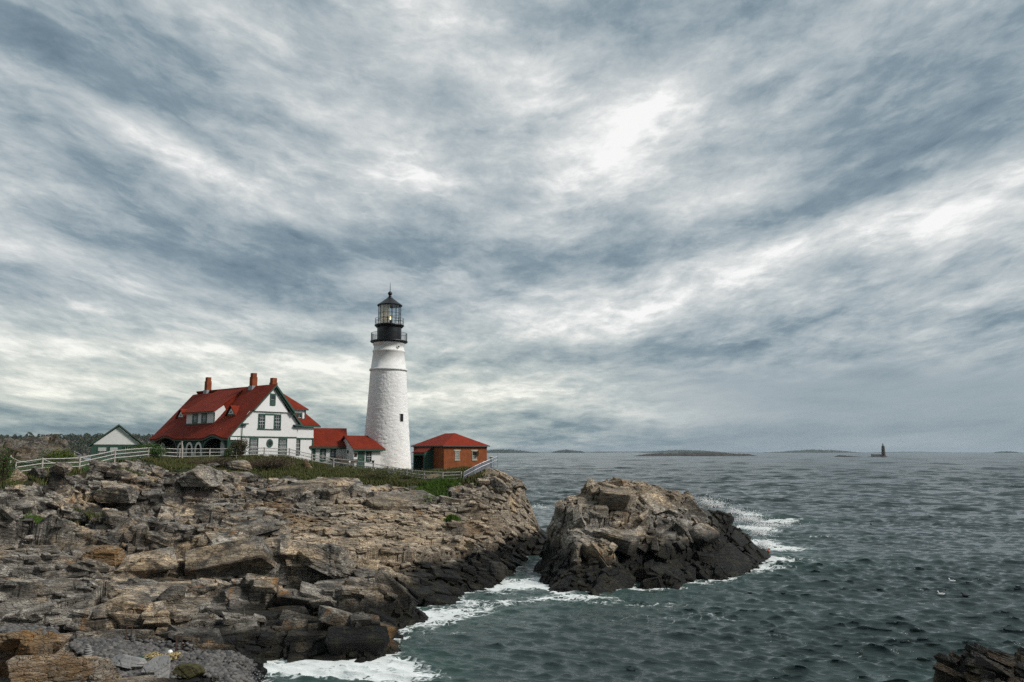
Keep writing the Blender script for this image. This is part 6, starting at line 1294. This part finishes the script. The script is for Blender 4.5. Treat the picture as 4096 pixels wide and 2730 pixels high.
# zenith overcast brighter; unseen sky behind the camera dimmed to deepen rock contrast
rampn=nd(nt,'ShaderNodeValToRGB',{0:val}); cr=rampn.color_ramp
cr.elements[0].position=.0; cr.elements[0].color=(.150,.212,.265,1)
cr.elements[1].position=1.0; cr.elements[1].color=(1.0,.995,.985,1)
for p_,c_ in ((.25,(.235,.312,.365,1)),(.45,(.385,.450,.488,1)),(.62,(.515,.570,.592,1)),(.80,(.705,.73,.73,1))):
    e=cr.elements.new(p_); e.color=c_
warm=ma(nt,'MULTIPLY',rng(nt,el,.20,.05),rng(nt,az,.30,-.1))
colr=mixc(nt,ma(nt,'MULTIPLY',warm,.8),rampn.outputs[0],mixc(nt,1.0,rampn.outputs[0],c4((1.03,1.04,.93)),'MULTIPLY'))
back=ma(nt,'MULTIPLY_ADD',ma(nt,'ADD',ma(nt,'MULTIPLY',rng(nt,el,.65,1.2),-.25),rng(nt,ma(nt,'ABSOLUTE',az),2.2,2.8)),SKY_UNSEEN,1.0)
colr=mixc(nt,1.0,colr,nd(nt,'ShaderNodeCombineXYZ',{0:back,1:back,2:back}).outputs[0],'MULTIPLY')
skyt=nd(nt,'ShaderNodeTexSky',sky_type='NISHITA',sun_disc=False,sun_elevation=SEL,sun_rotation=SAZ,altitude=10.0,air_density=1.0,dust_density=2.0)
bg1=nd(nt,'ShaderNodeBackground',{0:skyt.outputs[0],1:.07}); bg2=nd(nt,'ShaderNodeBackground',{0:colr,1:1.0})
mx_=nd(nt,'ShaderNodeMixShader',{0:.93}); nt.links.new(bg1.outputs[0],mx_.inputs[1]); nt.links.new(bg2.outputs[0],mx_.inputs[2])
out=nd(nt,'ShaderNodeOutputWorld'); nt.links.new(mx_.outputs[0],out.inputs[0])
sl=bpy.data.lights.new('sun','SUN'); sl.energy=SUN_E; sl.angle=math.radians(11); sl.color=(1,.955,.89)
so=bpy.data.objects.new('sun',sl); COL.objects.link(so); so.rotation_euler=SUND.to_track_quat('Z','Y').to_euler(); so.location=(60,-30,80)
cam=bpy.data.cameras.new('camera'); cam.lens=28; cam.sensor_width=36; cam.clip_start=.5; cam.clip_end=90000
co=bpy.data.objects.new('camera',cam); COL.objects.link(co); co.location=(0,0,HC); co.rotation_euler=(math.pi/2+PT,0,0); sc.camera=co
sc.view_settings.view_transform='Standard'; sc.view_settings.look='None'; sc.view_settings.exposure=EXPO; sc.view_settings.gamma=1
sc.render.engine='CYCLES'; sc.cycles.use_denoising=False; sc.cycles.sample_clamp_direct=1.6; sc.cycles.sample_clamp_indirect=1.4
try: sc.cycles.denoiser='OPENIMAGEDENOISE'; sc.cycles.denoising_input_passes='RGB_ALBEDO_NORMAL'
except Exception: pass
sc.cycles.max_bounces=6; sc.cycles.diffuse_bounces=3; sc.cycles.glossy_bounces=3; sc.cycles.transmission_bounces=4; sc.cycles.volume_bounces=0
sc.cycles.caustics_reflective=False; sc.cycles.caustics_refractive=False

hzm=bpy.data.materials.new('haze_air'); hzm.use_nodes=True; hn=hzm.node_tree; hn.nodes.clear()
pv=nd(hn,'ShaderNodeVolumePrincipled',{'Color':(.62,.74,.86,1),'Density':HAZE,'Anisotropy':.25}); oo=nd(hn,'ShaderNodeOutputMaterial'); hn.links.new(pv.outputs[0],oo.inputs['Volume'])
m=MB(); m.box(-34000,34000,-400,34500,-8,95); o=m.build('haze',hzm); tag(o,'thin sea haze over the bay','haze',kind='stuff')
